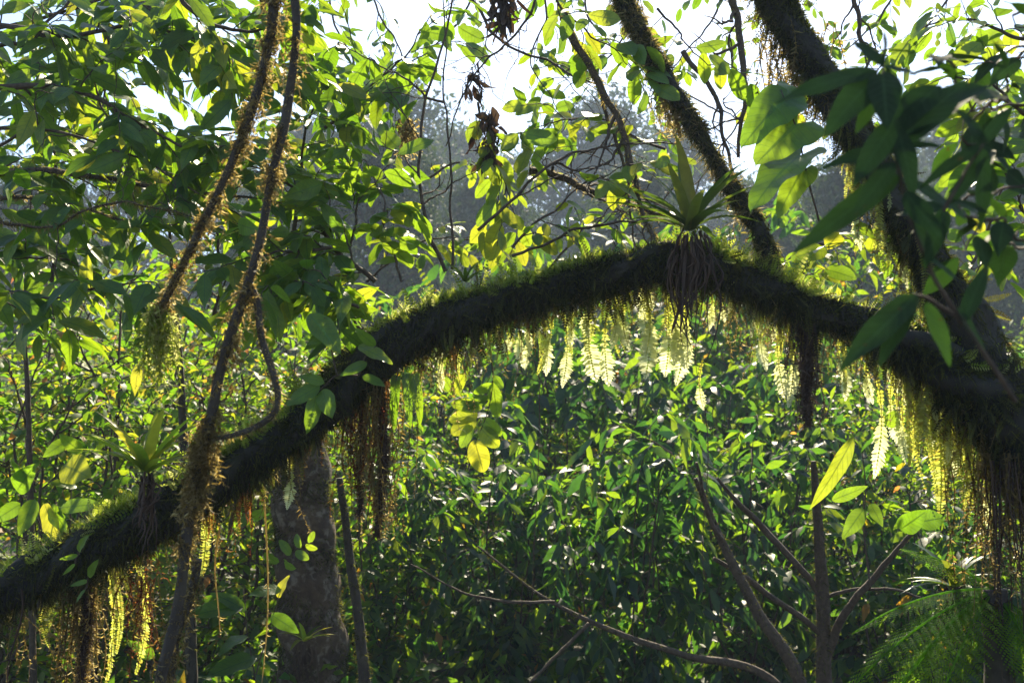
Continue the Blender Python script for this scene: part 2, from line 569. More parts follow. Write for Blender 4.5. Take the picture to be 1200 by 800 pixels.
limb = px_curve([(a, b, c, d * .8) for a, b, c, d in limb_rows], 70, .01)
tree_base = trunk.p[-1].copy()
tree = thing('mossy_tree', tree_base, 'large moss covered tree whose thick dark limb arches right across the picture', 'tree')
PIX = K * 4.5   # metres per photo pixel at the limb

def lumpy(c, amp):
    u = np.linspace(0, c.length, c.N)
    g = sum(np.sin(u * k + rng.random() * 6.28) / (1 + i * .5) for i, k in enumerate((5.1, 9.7, 17.3, 31.0)))
    c.r = c.r * (1 + amp * g)
lumpy(arch, .09); lumpy(trunk, .07); lumpy(limb, .1)

def mossy(curve, name, parent, dens, amp=.34, sides=26, core=.9):
    cc = Curve(curve.p[::max(1, len(curve.p) // 60)], curve.r[::max(1, len(curve.p) // 60)] * core, n=curve.N)
    mb = MB()
    tube(mb, cc, sides, amp)
    o = mb.build(name, M['mossbark'], parent)
    n = int(dens * curve.length)
    mo = MB()
    fuzz(mo, curve, n // 3, (.012, .03), .006, out=.7, grav=.45, spread=.6, rf=.9)
    fuzz(mo, curve, n // 2, (.015, .045), .006, out=.7, grav=.5, spread=.7, rf=.92, clump=max(4, int(curve.length * 11)))
    fuzz(mo, curve, n // 3, (.03, .09), .004, out=.3, grav=1.1, spread=.5, rf=.9, clump=max(4, int(curve.length * 16)))
    mo.build('moss', M['moss'], o)
    return o


o_arch = mossy(arch, 'arching_limb', tree, 7000)
o_trunk = mossy(trunk, 'trunk', tree, 6000)
o_limb = mossy(limb, 'limb', tree, 3500, amp=.15, sides=14)
# cushions on top of the arching limb, backlit rim put into their bright colour
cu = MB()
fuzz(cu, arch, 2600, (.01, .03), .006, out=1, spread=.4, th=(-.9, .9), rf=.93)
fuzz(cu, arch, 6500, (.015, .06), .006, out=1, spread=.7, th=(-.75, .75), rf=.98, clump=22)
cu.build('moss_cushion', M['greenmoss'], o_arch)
# small feathery fronds on top, pale in colour to paint the same backlight
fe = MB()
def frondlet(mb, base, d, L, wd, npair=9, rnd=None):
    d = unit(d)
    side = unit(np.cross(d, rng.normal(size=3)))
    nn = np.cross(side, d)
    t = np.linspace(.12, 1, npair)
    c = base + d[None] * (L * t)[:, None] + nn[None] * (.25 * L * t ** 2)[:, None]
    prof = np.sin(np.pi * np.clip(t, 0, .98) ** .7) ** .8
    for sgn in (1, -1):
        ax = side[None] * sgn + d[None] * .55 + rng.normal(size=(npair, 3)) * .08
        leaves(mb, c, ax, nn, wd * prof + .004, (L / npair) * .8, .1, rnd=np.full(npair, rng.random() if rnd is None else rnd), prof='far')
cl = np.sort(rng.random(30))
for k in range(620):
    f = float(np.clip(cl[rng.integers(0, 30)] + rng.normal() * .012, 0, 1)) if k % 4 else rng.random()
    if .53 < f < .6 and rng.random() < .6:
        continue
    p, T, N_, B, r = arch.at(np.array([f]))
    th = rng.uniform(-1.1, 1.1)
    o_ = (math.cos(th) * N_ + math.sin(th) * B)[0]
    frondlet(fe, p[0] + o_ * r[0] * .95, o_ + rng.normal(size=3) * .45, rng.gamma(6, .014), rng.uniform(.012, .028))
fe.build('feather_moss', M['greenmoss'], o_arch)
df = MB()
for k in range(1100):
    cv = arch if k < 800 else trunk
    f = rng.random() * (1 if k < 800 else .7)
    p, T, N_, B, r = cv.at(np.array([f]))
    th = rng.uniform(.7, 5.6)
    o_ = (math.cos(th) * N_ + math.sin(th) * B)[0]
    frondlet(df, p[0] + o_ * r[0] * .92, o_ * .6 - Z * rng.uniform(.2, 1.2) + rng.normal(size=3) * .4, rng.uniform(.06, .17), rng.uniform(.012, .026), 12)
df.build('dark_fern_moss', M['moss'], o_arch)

def strand(mb, p0, L, wdt, leaflet=.008, nl=None, rnd=None, sway=.02):
    n = max(4, int(L / .05))
    t = np.linspace(0, 1, n)
    ph = rng.random(2) * 6.28
    p = np.zeros((n, 3))
    p[:, 0] = np.sin(t * rng.uniform(2, 6) + ph[0]) - math.sin(ph[0])
    p[:, 1] = np.sin(t * rng.uniform(2, 6) + ph[1]) - math.sin(ph[1])
    p *= sway
    p[:, 2] = -L * t
    p += p0
    c = Curve(p, np.linspace(wdt, wdt * .4, n), n=n)
    rr = rng.random() if rnd is None else rnd
    tube(mb, c, 3, 0, cap=False, rnd=rr)
    nl = int(L / .005 * rng.uniform(.3, 1.2)) if nl is None else nl
    if nl > 0:
        f = rng.random(nl)
        pp, T, N_, B, r = c.at(f)
        th = rng.random(nl) * 6.28
        d = np.cos(th)[:, None] * N_ + np.sin(th)[:, None] * B - Z[None] * .5
        blades(mb, pp, d, rng.gamma(2.5, .4, nl) * leaflet, leaflet * .45, rnd=np.clip(rr + rng.normal(size=nl) * .25, 0, 1))

def limb_x(px):
    """fraction of the arch whose image column is px"""
    q = arch.p - CAM
    d = q @ FWD
    X = 600 + (q @ RIGHT) / (K * d)
    i = np.argmin(np.abs(X - px))
    return i / (arch.N - 1)

def under(px, jit=1.0, back=.45):
    p, T, N_, B, r = arch.at(np.array([limb_x(px)]))
    th = math.pi + back + rng.normal() * .6 * jit
    return (p + (math.cos(th) * N_ + math.sin(th) * B) * r[:, None] * .9)[0]

# fringe under the limb, golden nearly everywhere, rusty towards the left
fr, ru = MB(), MB()
for k in range(1250):
    x = rng.uniform(-40, 1190)
    dens = .55
    if x < 480:
        dens = .4
    if 480 < x < 830 or 880 < x < 960 or x > 1060:
        dens = 1
    if rng.random() > dens:
        continue
    L = rng.gamma(2.2, .045) + .03
    if 600 < x < 840:
        L *= .55
    rusty = (140 < x < 300 or 340 < x < 460) and rng.random() < .6
    strand(ru if rusty else fr, under(x, 1.2, .6), min(L * 1.25, .42), .002, .010, sway=rng.uniform(.005, .045))
fr.build('hanging_moss', M['goldmoss'], o_arch)
ru.build('rusty_moss', M['rustmoss'], o_arch)
# fringes of the trunk and the upper limb
ft = MB()
for k in range(520):
    f = rng.uniform(0, .62)
    p, T, N_, B, r = trunk.at(np.array([f]))
    th = rng.uniform(1.0, 5.3)
    strand(ft, (p + (math.cos(th) * N_ + math.sin(th) * B) * r[:, None] * .95)[0], min(rng.gamma(2, .05) + .03, .4), .0022, .012)
ft.build('hanging_moss', M['goldmoss'], o_trunk)
fl = MB()  # golden tufts add the backlit edge highlights of the upper limb as colour
fuzz(fl, limb, 2600, (.02, .07), .005, out=.8, grav=.5, spread=.6, clump=26)
for k in range(150):
    p, T, N_, B, r = limb.at(np.array([rng.uniform(.1, .95)]))
    strand(fl, p[0] - Z * r[0] * .8, min(rng.gamma(2, .03) + .02, .22), .002, .012)
for k in range(46):   # pale beard around photo (775,130)
    p, T, N_, B, r = limb.at(np.array([rng.uniform(.38, .47)]))
    strand(fl, p[0] - Z * r[0] * .5 + rng.normal(size=3) * .02, rng.uniform(.12, .28), .0025, .016, rnd=.95)
fl.build('golden_moss', M['goldmoss'], o_limb)

# ------------------------------------------------------------------ hanging ferns
def frond_mesh(kind):
    """hanging frond of length 1 along -Z, origin at its base"""
    mb = MB()
    ns = 12
    t = np.linspace(0, 1, ns)
    bend = rng.uniform(-.12, .12, 2)
    pts = np.stack([bend[0] * np.sin(t * 3), bend[1] * np.sin(t * 2.5), -t], 1)
    c = Curve(pts, np.linspace(.006, .002, ns), n=24)
    tube(mb, c, 4, 0, cap=False)
    mb.A[-1][:, 0] *= .5
    npair = {'feather': 34, 'chain': 44, 'plain': 30}[kind]
    f = np.linspace(.04, .985, npair)
    p, T, N_, B, r = c.at(f)
    if kind == 'feather':
        prof = np.interp(f, [0, .3, .55, .72, .85, 1], [.34, .36, .5, 1, .78, .08]) * .11
        prof *= np.where(f < .6, rng.uniform(.2, 1.1, npair), rng.uniform(.8, 1.1, npair))
    elif kind == 'chain':
        prof = np.interp(f, [0, .1, .8, 1], [.6, 1, .9, .3]) * .055
    else:
        prof = np.interp(f, [0, .15, .5, 1], [.4, .9, 1, .1]) * .085
    for sgn in (1, -1):
        sd = B * sgn + T * .45 + N_ * rng.normal(size=(npair, 1)) * .3
        n0 = len(mb.A)
        leaves(mb, p, sd, N_ + rng.normal(size=(npair, 3)) * .2, prof, np.where(f > .6, .036, .026) if kind == 'feather' else .024, .25,
               rnd=np.clip(.5 + rng.normal(size=npair) * .25, 0, 1), prof='mid', fold=.1)
        A = mb.A[-1].reshape(npair, -1, 3)
        A[:, :, 0] = f[:, None]
    mat = {'feather': M['fern'], 'chain': M['fern_plain'], 'plain': M['fern_plain']}[kind]
    return mb.data('frond', mat)

FR = {k: [frond_mesh(k) for _ in range(10)] for k in ('feather', 'chain', 'plain')}
FR['rust'] = []
for k in range(4):
    me = FR['plain'][k].copy()
    me.materials[0] = M['fernbrown']
    FR['rust'].append(me)

def fern(p0, L, kind, label, nfr=1, wide=1.0, group=None, spread=.18):
    t = thing('hanging_fern', p0, label, 'fern', group)
    for k in range(nfr):
        o = bpy.data.objects.new('frond', random.choice(FR[kind]))
        COL.objects.link(o)
        o.parent = t
        s = L * (1 if k == 0 else random.uniform(.55, .95))
        o.scale = (s * wide, s * wide, s)
        o.rotation_euler = (random.uniform(-.12, .12) + (0 if k == 0 else random.uniform(-spread, spread)),
                            (0 if k == 0 else random.uniform(-spread, spread)), random.choice((0, math.pi)) + random.uniform(-.6, .6))
    return t

def limb_fern(x, ytip, kind, label, nfr=1, wide=1.0, group=None):
    p0 = under(x, .3, .95)
    q = p0 - CAM
    d = q @ FWD
    ytop = 400 - (q @ UP) / (K * d)
    L = max(.08, (ytip - ytop) * K * d)
    return fern(p0, L, kind, label, nfr, wide, group)

NF = [
 (650, 455, 'feather', 'long pale hanging fern with a thin tip, left of the broad white feather fern', 2, 0.96),
 (693, 447, 'feather', 'broad white feather shaped fern tip hanging alone under the middle of the limb', 2, 1.50),
 (717, 453, 'feather', 'pale fern right of the broad white feather, with a small spoon shaped tip', 2, 1.08),
 (748, 444, 'feather', 'broad cream fern tip hanging between two thin ferns under the limb', 2, 1.38),
 (763, 400, 'feather', 'short bright white fern tucked high among the long pale ferns', 2, 1.56),
 (774, 442, 'feather', 'slim cream fern tip immediately left of the yellow strand ferns near the bromeliad', 1, 1.20),
 (797, 452, 'feather', 'grey green fern with loose tip just left of the bromeliad roots', 2, 1.08),
 (813, 430, 'feather', 'pale green fern seen against the hanging bromeliad roots', 1, 1.32),
 (855, 378, 'feather', 'short pale fern right of the bromeliad roots', 2, 1.56),
 (585, 415, 'feather', 'white tufted fern tip, the leftmost white one under the middle of the limb', 1, 2.04),
 (626, 440, 'chain', 'thin golden strand fern ending in round leaflets left of the long pale ferns', 1, 1.20),
 (906, 435, 'feather', 'cream fern tip hanging left of the dark moss rope', 2, 1.08),
 (925, 478, 'feather', 'long grey green fern hanging close beside the dark moss rope', 2, 0.96),
 (995, 470, 'feather', 'pale fern hanging right of the dark moss rope', 2, 1.08),
 (1026, 560, 'feather', 'very long fern with a white feather tip dangling free over the thicket', 1, 0.66),
 (1113, 600, 'chain', 'golden lit double edged fern hanging below the thick right end of the limb', 2, 1.56),
 (1100, 570, 'plain', 'yellow green fern hanging behind the golden lit fern at right', 2, 0.96),
 (336, 596, 'feather', 'pair of white fern tips hanging in front of the lichen covered trunk', 2, 1.08),
 (231, 684, 'chain', 'yellow green chain like fern hanging beside the lower end of the long liana', 2, 1.80),
 (115, 800, 'chain', 'yellow green strand fern at lower left, longer of two beneath the limb', 2, .75),
 (141, 790, 'chain', 'yellow green strand fern at lower left, right of its longer neighbour', 1, .85),
 (48, 760, 'plain', 'small yellow fern hanging near the left end of the limb', 2, 1.20),
 (672, 420, 'plain', 'golden fern with rusty edges between the two longest pale ferns', 2, 1.08),
 (735, 420, 'plain', 'yellow fern hanging behind the cream fern tips', 2, 1.08),
 (785, 425, 'plain', 'yellow strand fern beside the bromeliad roots', 2, 0.96),
]
for r in NF:
    limb_fern(*r)
for k in range(8):
    x = random.gauss(715, 80)
    fern(under(x, .7, .9), random.uniform(.2, .42), random.choice(('feather', 'feather', 'feather', 'plain')), 'pale fern in the dense row hanging under the middle of the limb', 2, random.uniform(.8, 1.3), 'pale ferns in the row under the middle of the limb')
# many small ones nothing tells apart
for k in range(78):
    x = random.choice((random.uniform(1070, 1190), random.uniform(500, 640), random.uniform(885, 960), random.uniform(960, 1060), random.uniform(1060, 1190), random.uniform(1060, 1190)))
    p0 = under(x, .8, .8)
    fern(p0, random.uniform(.12, .3) * (1.6 if x > 1060 else 1), random.choice(('plain', 'plain', 'feather', 'chain')),
         'thin hanging fern in the golden fringe under the dark limb', random.choice((1, 2)), random.uniform(.7, 1), 'small ferns in the fringe of the limb')
for k in range(14):
    x = random.choice((random.uniform(520, 620), random.uniform(390, 455), random.uniform(225, 290)))
    fern(under(x, .8), random.uniform(.1, .2), 'rust', 'rusty brown hanging fern in the fringe under the limb', 2, 1, 'rusty ferns in the fringe of the limb')
# ferns of the trunk behind the foreground leaves
for k in range(14):
    p, T, N_, B, r = trunk.at(np.array([random.uniform(.22, .40)]))
    fern(p[0] - RIGHT * r[0] * random.uniform(.2, 1) + np.array([0, random.uniform(-.1, .15), 0]), random.uniform(.2, .42), random.choice(('feather', 'plain')),
         'pale fern hanging from the leaning trunk behind the foreground leaves', 2, .8, 'ferns of the leaning trunk')

# the single tipped fern on a string at (826,470)
fs = thing('hanging_fern', under(826, .1), 'lone leaf shaped fern tip at the end of a long bare thread below the bromeliad', 'fern')
mb = MB()
p0 = np.array(fs.location)
strand(mb, p0, 120 * PIX, .003, .006, nl=40, rnd=.6)
mb.build('thread', M['root'], fs)
o = bpy.data.objects.new('frond', FR['feather'][0]); COL.objects.link(o); o.parent = fs
o.location = (0, 0, -90 * PIX); o.scale = (.3, .3, .23)

# ------------------------------------------------------------------ hanging moss drapes, roots
def drape(name, p0, L, n, wid, mat, label, cat='moss', core=0.0, leaflet=.014, group=None, thick=.003):
    t = thing(name, p0, label, cat, group)
    mb = MB()
    for k in range(n):
        off = np.array([rng.normal() * wid * .4, rng.normal() * wid * .4, 0])
        strand(mb, p0 + off, L * rng.uniform(.45, 1), thick, leaflet, sway=rng.uniform(.008, .04))
    mb.build('strands', M[mat], t)
    if core:
        m2 = MB()
        c = Curve([p0, p0 - Z * L * .4 + RIGHT * wid * .2, p0 - Z * L * .95], [core, core * .8, core * .3], n=24, wig=.01)
        tube(m2, c, 8, .3)
        fuzz(m2, c, int(L * 2200), (.015, .035), .005, out=.8, grav=.6)
        m2.build('core', M['root'], t)
    return t

drape('hanging_moss', under(425, .1), 190 * PIX, 42, .17, 'goldmoss', 'wide shaggy brown and gold moss drape hanging beside the lichen covered trunk', core=.02)
drape('hanging_moss', under(404, .1), 150 * PIX, 34, .08, 'rustmoss', 'rusty brown moss drape hanging on the left of the wide shaggy one', core=.012)
drape('hanging_moss', under(945, .1), 135 * PIX, 34, .06, 'root', 'dark rope of moss and roots hanging straight down right of the bromeliad', core=.026)
drape('hanging_moss', under(88, .1), 150 * PIX, 46, .1, 'goldmoss', 'brown moss drape at lower left below the end of the limb', core=.018)
drape('hanging_moss', P(1165, 530, 4.35), 200 * PIX, 42, .2, 'goldmoss', 'curtain of golden moss under the thick right end of the limb', leaflet=.016)
drape('hanging_root', P(1176, 540, 4.3), 260 * PIX, 16, .1, 'root', 'bundle of dark roots hanging at the right edge of the photo', 'root', leaflet=.01, thick=.005)
drape('hanging_moss', P(930, 40, 4.95), 110 * K * 4.95, 50, .2, 'goldmoss', 'backlit brown and yellow moss hanging from the thick leaning trunk at top', leaflet=.018)
drape('hanging_moss', P(477, 140, 6.0), 48 * K * 6, 34, .06, 'goldmoss', 'small tan tuft of moss dangling against the far blue trees', leaflet=.02)
drape('hanging_moss', P(165, 675, 4.2), 120 * K * 4.2, 18, .1, 'rustmoss', 'thin rusty moss strands under the limb left of the long liana')

def dead_clump(px, y0, y1, d, n, label):
    t = thing('dead_leaf_clump', P(px, y0, d), label, 'dead leaves')
    mb = MB()
    H_ = (y1 - y0) * K * d
    u = rng.random(n)
    pos = P(px, y0, d) - Z * (u * H_ * .75)[:, None] + rng.normal(size=(n, 3)) * (.035 * np.sin(u * 2.6 + .4))[:, None]
    leaves(mb, pos, rng.normal(size=(n, 3)) * .45 - Z, rng.normal(size=(n, 3)), rng.uniform(.06, .15, n), rng.uniform(.02, .05, n), rng.uniform(-.5, .8, n), prof='mid', fold=.8, wave=.2)
    for k in range(10):
        strand(mb, P(px, y0, d) + rng.normal(size=3) * .02, H_ * rng.uniform(.5, 1.1), .003, .012, nl=20)
    mb.build('dry_leaves', M['root'], t)
dead_clump(575, 130, 205, 5.3, 40, 'dark clump of dead leaves caught on twigs amid green leaves')
dead_clump(590, -25, 48, 5.2, 70, 'dark bluish clump of dry leaves hanging in at the very top of the photo')
dead_clump(555, 85, 115, 5.3, 12, 'small red brown curled leaf clump on the zigzag twigs')
for (x, y0, y1, d, lb) in [(309, 560, 800, 4.6, 'thin mossy aerial root hanging just left of the lichen covered trunk'),
                           (257, 620, 740, 4.3, 'short mossy aerial root hanging right of the long liana'),
                           (25, 690, 800, 4.1, 'dark straight root hanging at the lower left corner'),
                           (628, 360, 690, 5.0, 'thin thread like root hanging down in front of the middle of the thicket'),
                           (825, 470, 690, 5.0, 'thin dark thread hanging below the lone fern tip')]:
    p0 = P(x, y0, d)
    t = thing('aerial_root', p0, lb, 'root')
    mb = MB()
    strand(mb, p0, (y1 - y0) * K * d, .006 if x < 600 else .003, .012 if x < 600 else .006, sway=.02)
    mb.build('root_strand', M['root'] if x not in (309, 257) else M['goldmoss'], t)

# ------------------------------------------------------------------ lianas in front at left
def liana(rows, label, moss_n, branches=(), tuft=None, name='liana'):
    c = px_curve(rows, 100, .006)
    t = thing(name, c.p[0], label, 'vine')
    mb = MB()
    tube(mb, c, 9, .2)
    st = mb.build('stem', M['bark'], t)
    mo = MB()
    fuzz(mo, c, moss_n // 2, (.004, .012), .003, out=1, spread=.6, grav=.2)
    cl_ = rng.random(26)
    for k in range(moss_n // 5):
        f_ = cl_[rng.integers(0, 26)] + rng.normal() * .014 if k % 5 else rng.random()
        p, T, N_, B, r = c.at(np.array([min(1, max(0, f_))]))
        a_ = rng.random() * 6.28
        strand(mo, (p + (math.cos(a_) * N_ + math.sin(a_) * B) * (r[:, None] * .9 + abs(rng.normal()) * .006))[0], rng.gamma(2, .014) + .006, .0012, .010, sway=.012, nl=9)
    for br in branches:
        cb = px_curve(br, 50, .004)
        m2 = MB()
        tube(m2, cb, 8, .2)
        m2.build('side_stem', M['bark'], t)
        fuzz(mo, cb, moss_n // 4, (.006, .02), .0035, out=1, spread=.6, grav=.3)
    mo.build('moss', M['goldmoss'], t)
    return t, c

LD = 2.9
t1, c1 = liana([(322, -25, LD, 6.24), (318, 40, LD, 5.85), (300, 112, LD, 5.46), (270, 192, LD, 4.68), (240, 260, LD, 4.29), (206, 328, LD, 4.29), (180, 378, LD, 3.90)],
      'shorter mossy liana at upper left ending in a shaggy yellow tuft', 2600)
mb = MB()
for k in range(90):
    p0 = P(rng.uniform(172, 200), rng.uniform(355, 395), LD + rng.normal() * .03)
    strand(mb, p0, rng.uniform(.06, .2), .0022, .014, rnd=rng.uniform(.3, 1))
mb.build('moss_tuft', M['greenmoss'], t1)
mb = MB()
leaves(mb, [P(163, 425, LD)], [(-.1, -.1, -1)], [(0, -1, .2)], .1, .035, .1, rnd=[1.0])
mb.build('leaf', M['bright'], t1)
t2, c2 = liana([(343, -25, LD - .1, 4.80), (348, 40, LD - .1, 4.80), (336, 140, LD - .1, 5.20), (319, 205, LD - .1, 4.80), (305, 280, LD - .1, 5.20), (288, 342, LD - .1, 5.60), (262, 420, LD - .1, 5.60), (246, 490, LD - .1, 6.00),
       (228, 570, LD - .1, 6.80), (216, 640, LD - .1, 6.80), (206, 720, LD - .1, 6.40), (183, 830, LD - .1, 6.40)],
      'long dark liana from the top edge to the lower left with a hooked side stem', 1800,
      branches=[[(290, 330, LD - .1, 4.80), (301, 352, LD - .1, 4.00), (306, 395, LD - .1, 4.00), (320, 440, LD - .1, 4.00), (326, 466, LD - .1, 4.00), (318, 488, LD - .1, 4.00), (290, 505, LD - .1, 3.60), (250, 515, LD - .1, 2.80)]])
mb = MB()
for f0, n_, s_ in ((.50, 40, .05), (.64, 110, .022), (.69, 110, .02)):
    for k in range(n_):
        p, T, N_, B, r = c2.at(np.array([min(1, max(0, f0 + rng.normal() * s_))]))
        a_ = rng.random() * 6.28
        strand(mb, (p + (math.cos(a_) * N_ + math.sin(a_) * B) * (r[:, None] + abs(rng.normal()) * .012))[0], rng.uniform(.02, .075), .0015, .011, sway=.012, nl=16)
mb.build('moss_tuft', M['goldmoss'], t2)
liana([(232, 655, LD, 5), (222, 700, LD, 5.5), (208, 745, LD, 5.5), (192, 820, LD, 5)], 'short dark stem running close beside the bottom end of the long liana', 500, name='liana')

# ------------------------------------------------------------------ leafy boughs
def rdir():
    return unit(rng.normal(size=3))

def sprig_leaves(mb, c, f, L, ratio, prof, droop=(.05, .35), spread=.9, down=.25, nup=.8, rndr=(0, 1)):
    """alternate leaves along a curve"""
    f = np.asarray(f)
    n = len(f)
    p, T, N_, B, r = c.at(f)
    sg = np.where(np.arange(n) % 2 == 0, 1, -1)[:, None]
    side = unit(np.cross(T, Z[None] + rng.normal(size=(n, 3)) * .3))
    ax = T * .75 + side * sg * spread + rng.normal(size=(n, 3)) * .22 - Z[None] * down
    nn = Z[None] * nup + rng.normal(size=(n, 3)) * .45 - np.array([[0, .25, 0]])
    ll = L * rng.uniform(.6, 1.1, n)
    leaves(mb, p + unit(ax) * .012, ax, nn, ll, ll * ratio * rng.uniform(.85, 1.15, n), rng.uniform(*droop, n), rnd=rng.uniform(*rndr, n), prof=prof, wave=.03)

def bough(rows, label, nt=7, tl=.45, nl=8, L=.17, ratio=.4, mat='canopy', prof='leaf', down=.25, name='leafy_branch', tips=True, group=None, cat='branch', twigmat='twig', rndr=(0, 1), moss=0, up=0.0):
    pts = [P(*r[:3]) for r in rows]
    d = rows[0][2]
    r0 = rows[0][3] * K * d * .55 if len(rows[0]) > 3 else .012
    c = Curve(pts, np.linspace(r0, r0 * .3, len(pts)), n=50, wig=.03)
    t = thing(name, pts[0], label, cat, group)
    st, lv = MB(), MB()
    tube(st, c, 7, .15)
    fs = np.linspace(.12, 1, nt)
    for i, f in enumerate(fs):
        p, T, N_, B, r = c.at(np.array([f]))
        sd = unit(np.cross(T[0], Z + rng.normal(size=3) * .4)) * (1 if i % 2 else -1)
        dr = unit(T[0] * .7 + sd * rng.uniform(.5, 1.0) + rng.normal(size=3) * .25 + Z * up)
        l = tl * rng.uniform(.6, 1.2)
        tc = Curve([p[0], p[0] + dr * l * .5 + rng.normal(size=3) * .02, p[0] + dr * l - Z * l * .18], [max(r[0] * .5, .003), .003, .0015], n=16, wig=.01)
        tube(st, tc, 4, 0, cap=False)
        sprig_leaves(lv, tc, np.linspace(.15, 1, nl), L, ratio, prof, down=down, rndr=rndr)
    if moss:
        mo = MB()
        fuzz(mo, c, moss, (.015, .04), .004, out=1, spread=.6, grav=.4)
        mo.build('moss', M['goldmoss'], t)
    st.build('stem', M[twigmat], t)
    lv.build('foliage', M[mat], t)
    return t

UL = [
 ([(-60, 20, 5.2, 7), (60, 40, 5.0), (150, 30, 4.9), (240, 50, 4.8)], 'dense leafy branch across the top left corner', 10, .42, 9),
 ([(-50, 110, 4.9, 8), (40, 100, 4.8), (140, 130, 4.7), (230, 180, 4.6)], 'leafy branch with a forked bare twig near its base, below the top left corner', 9, .38, 8),
 ([(120, -40, 5.4, 6), (190, 20, 5.2), (260, 60, 5.1), (330, 90, 5.0)], 'dark leafy branch hanging from the top edge left of the two lianas', 9, .42, 9),
 ([(200, -40, 4.6, 6), (235, 20, 4.6), (290, 40, 4.6), (340, 30, 4.6)], 'shaded broad leaved branch at the top edge crossing behind the lianas', 7, .35, 8),
 ([(-60, 215, 5.0, 8), (60, 200, 4.9), (170, 215, 4.8), (290, 235, 4.7)], 'mossy horizontal branch with long drooping leaves at left', 9, .4, 8),
 ([(-60, 250, 4.6, 6), (20, 235, 4.6), (100, 245, 4.5), (180, 260, 4.5)], 'thin golden moss branch with few leaves just under the mossy horizontal one', 5, .3, 5),
 ([(-50, 345, 4.3, 5), (20, 340, 4.3), (90, 345, 4.25), (160, 330, 4.2)], 'low leafy branch with big flat leaves at left above the sunny shrubs', 6, .28, 7),
 ([(400, 300, 5.0, 5), (370, 250, 5.0), (330, 215, 4.9), (280, 190, 4.8)], 'leafy branch behind the long liana at the height of its bend', 8, .36, 8),
 ([(440, 330, 4.8, 6), (400, 300, 4.8), (350, 290, 4.7), (300, 300, 4.6)], 'dark leafy branch spreading left above the limb', 8, .36, 8),
 ([(150, 250, 5.6, 5), (135, 200, 5.5), (130, 150, 5.4), (110, 90, 5.3)], 'upright leafy branch in the middle of the left canopy', 9, .42, 8),
 ([(60, 330, 5.9, 5), (70, 240, 5.8), (60, 160, 5.7), (40, 80, 5.6)], 'upright leafy branch at the far left of the canopy', 9, .45, 8),
 ([(330, 330, 5.9, 5), (350, 240, 5.8), (360, 160, 5.7), (375, 90, 5.6)], 'upright leafy branch between the long liana and the open sky', 8, .35, 8),
 ([(420, 360, 4.6, 4), (390, 340, 4.5), (355, 335, 4.4), (320, 345, 4.3)], 'small bright leafy branch hanging over the limb right of the long liana', 5, .25, 6),
 ([(-80, 60, 7.2, 5), (40, 80, 7.1), (150, 100, 7.0), (260, 90, 6.9)], 'small leaved branch deep in the left canopy, second from the top', 12, .55, 11),
 ([(-80, 160, 7.4, 5), (50, 150, 7.3), (180, 170, 7.2), (300, 150, 7.1)], 'small leaved branch deep in the left canopy behind the mossy horizontal branch', 12, .55, 11),
 ([(80, -60, 6.6, 5), (110, 10, 6.5), (130, 70, 6.4), (120, 130, 6.3)], 'branch drooping straight down from the top edge in the left canopy', 9, .45, 10),
 ([(300, -60, 6.2, 5), (310, 10, 6.1), (360, 60, 6.0), (385, 120, 6.0)], 'branch hanging from the top edge right behind the two lianas', 8, .38, 9),
 ([(250, 380, 6.4, 5), (260, 330, 6.3), (250, 270, 6.2), (230, 220, 6.2)], 'lit branch glimpsed between the shorter liana and the long one', 9, .38, 9),
 ([(-110, 300, 5.6, 5), (-40, 290, 5.5), (20, 300, 5.4), (80, 310, 5.3)], 'leafy branch at mid height near the left edge in front of the sunny shrubs', 8, .38, 8),
 ([(-60, 60, 6.2, 5), (50, 20, 6.2), (160, -10, 6.1), (260, 0, 6.0)], 'leafy branch along the top edge in the far left corner', 10, .45, 9),
 ([(440, 400, 5.2, 4), (410, 370, 5.2), (380, 350, 5.1), (340, 350, 5.1)], 'leafy branch just behind the limb where it turns upward at left', 7, .3, 9),
]
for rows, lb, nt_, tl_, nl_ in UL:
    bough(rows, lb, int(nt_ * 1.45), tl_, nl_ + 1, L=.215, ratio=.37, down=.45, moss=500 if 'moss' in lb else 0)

# thin bare twigs in the left canopy and across the middle
def twig(rows, label, nb=5, bl=.3, r=2.2, name='bare_twig', cat='twig', mat='twig', moss=0):
    pts = [P(*q) for q in rows]
    d = rows[0][2]
    c = Curve(pts, np.linspace(r * K * d, r * .4 * K * d, len(pts)), n=50, wig=.035)
    t = thing(name, pts[0], label, cat)
    st = MB()
    tube(st, c, 6, .1)
    for i in range(nb):
        p, T, N_, B, rr = c.at(np.array([rng.uniform(.15, .95)]))
        dr = unit(T[0] * .8 + rng.normal(size=3) * .6)
        l = bl * rng.uniform(.5, 1.3)
        tc = Curve([p[0], p[0] + dr * l * .5 + rng.normal(size=3) * .03, p[0] + dr * l + rng.normal(size=3) * .05], [rr[0] * .55, rr[0] * .4, rr[0] * .2], n=16, wig=.02)
        tube(st, tc, 4, 0, cap=False)
        for j in range(2):
            p2, T2, *_ = tc.at(np.array([rng.uniform(.3, .9)]))
            d2 = unit(T2[0] + rng.normal(size=3) * .7)
            t2_ = Curve([p2[0], p2[0] + d2 * l * .25, p2[0] + d2 * l * .5 + rng.normal(size=3) * .02], [rr[0] * .3, rr[0] * .22, rr[0] * .1], n=8)
            tube(st, t2_, 3, 0, cap=False)
    st.build('twigs', M[mat], t)
    if moss:
        mo = MB()
        fuzz(mo, c, moss, (.012, .035), .004, out=1, spread=.6, grav=.4)
        mo.build('moss', M['goldmoss'], t)
    return t
twig([(-30, 180, 4.6), (60, 150, 4.6), (150, 185, 4.6), (260, 245, 4.6)], 'dark bare twig slanting down through the left canopy', 9, .35)
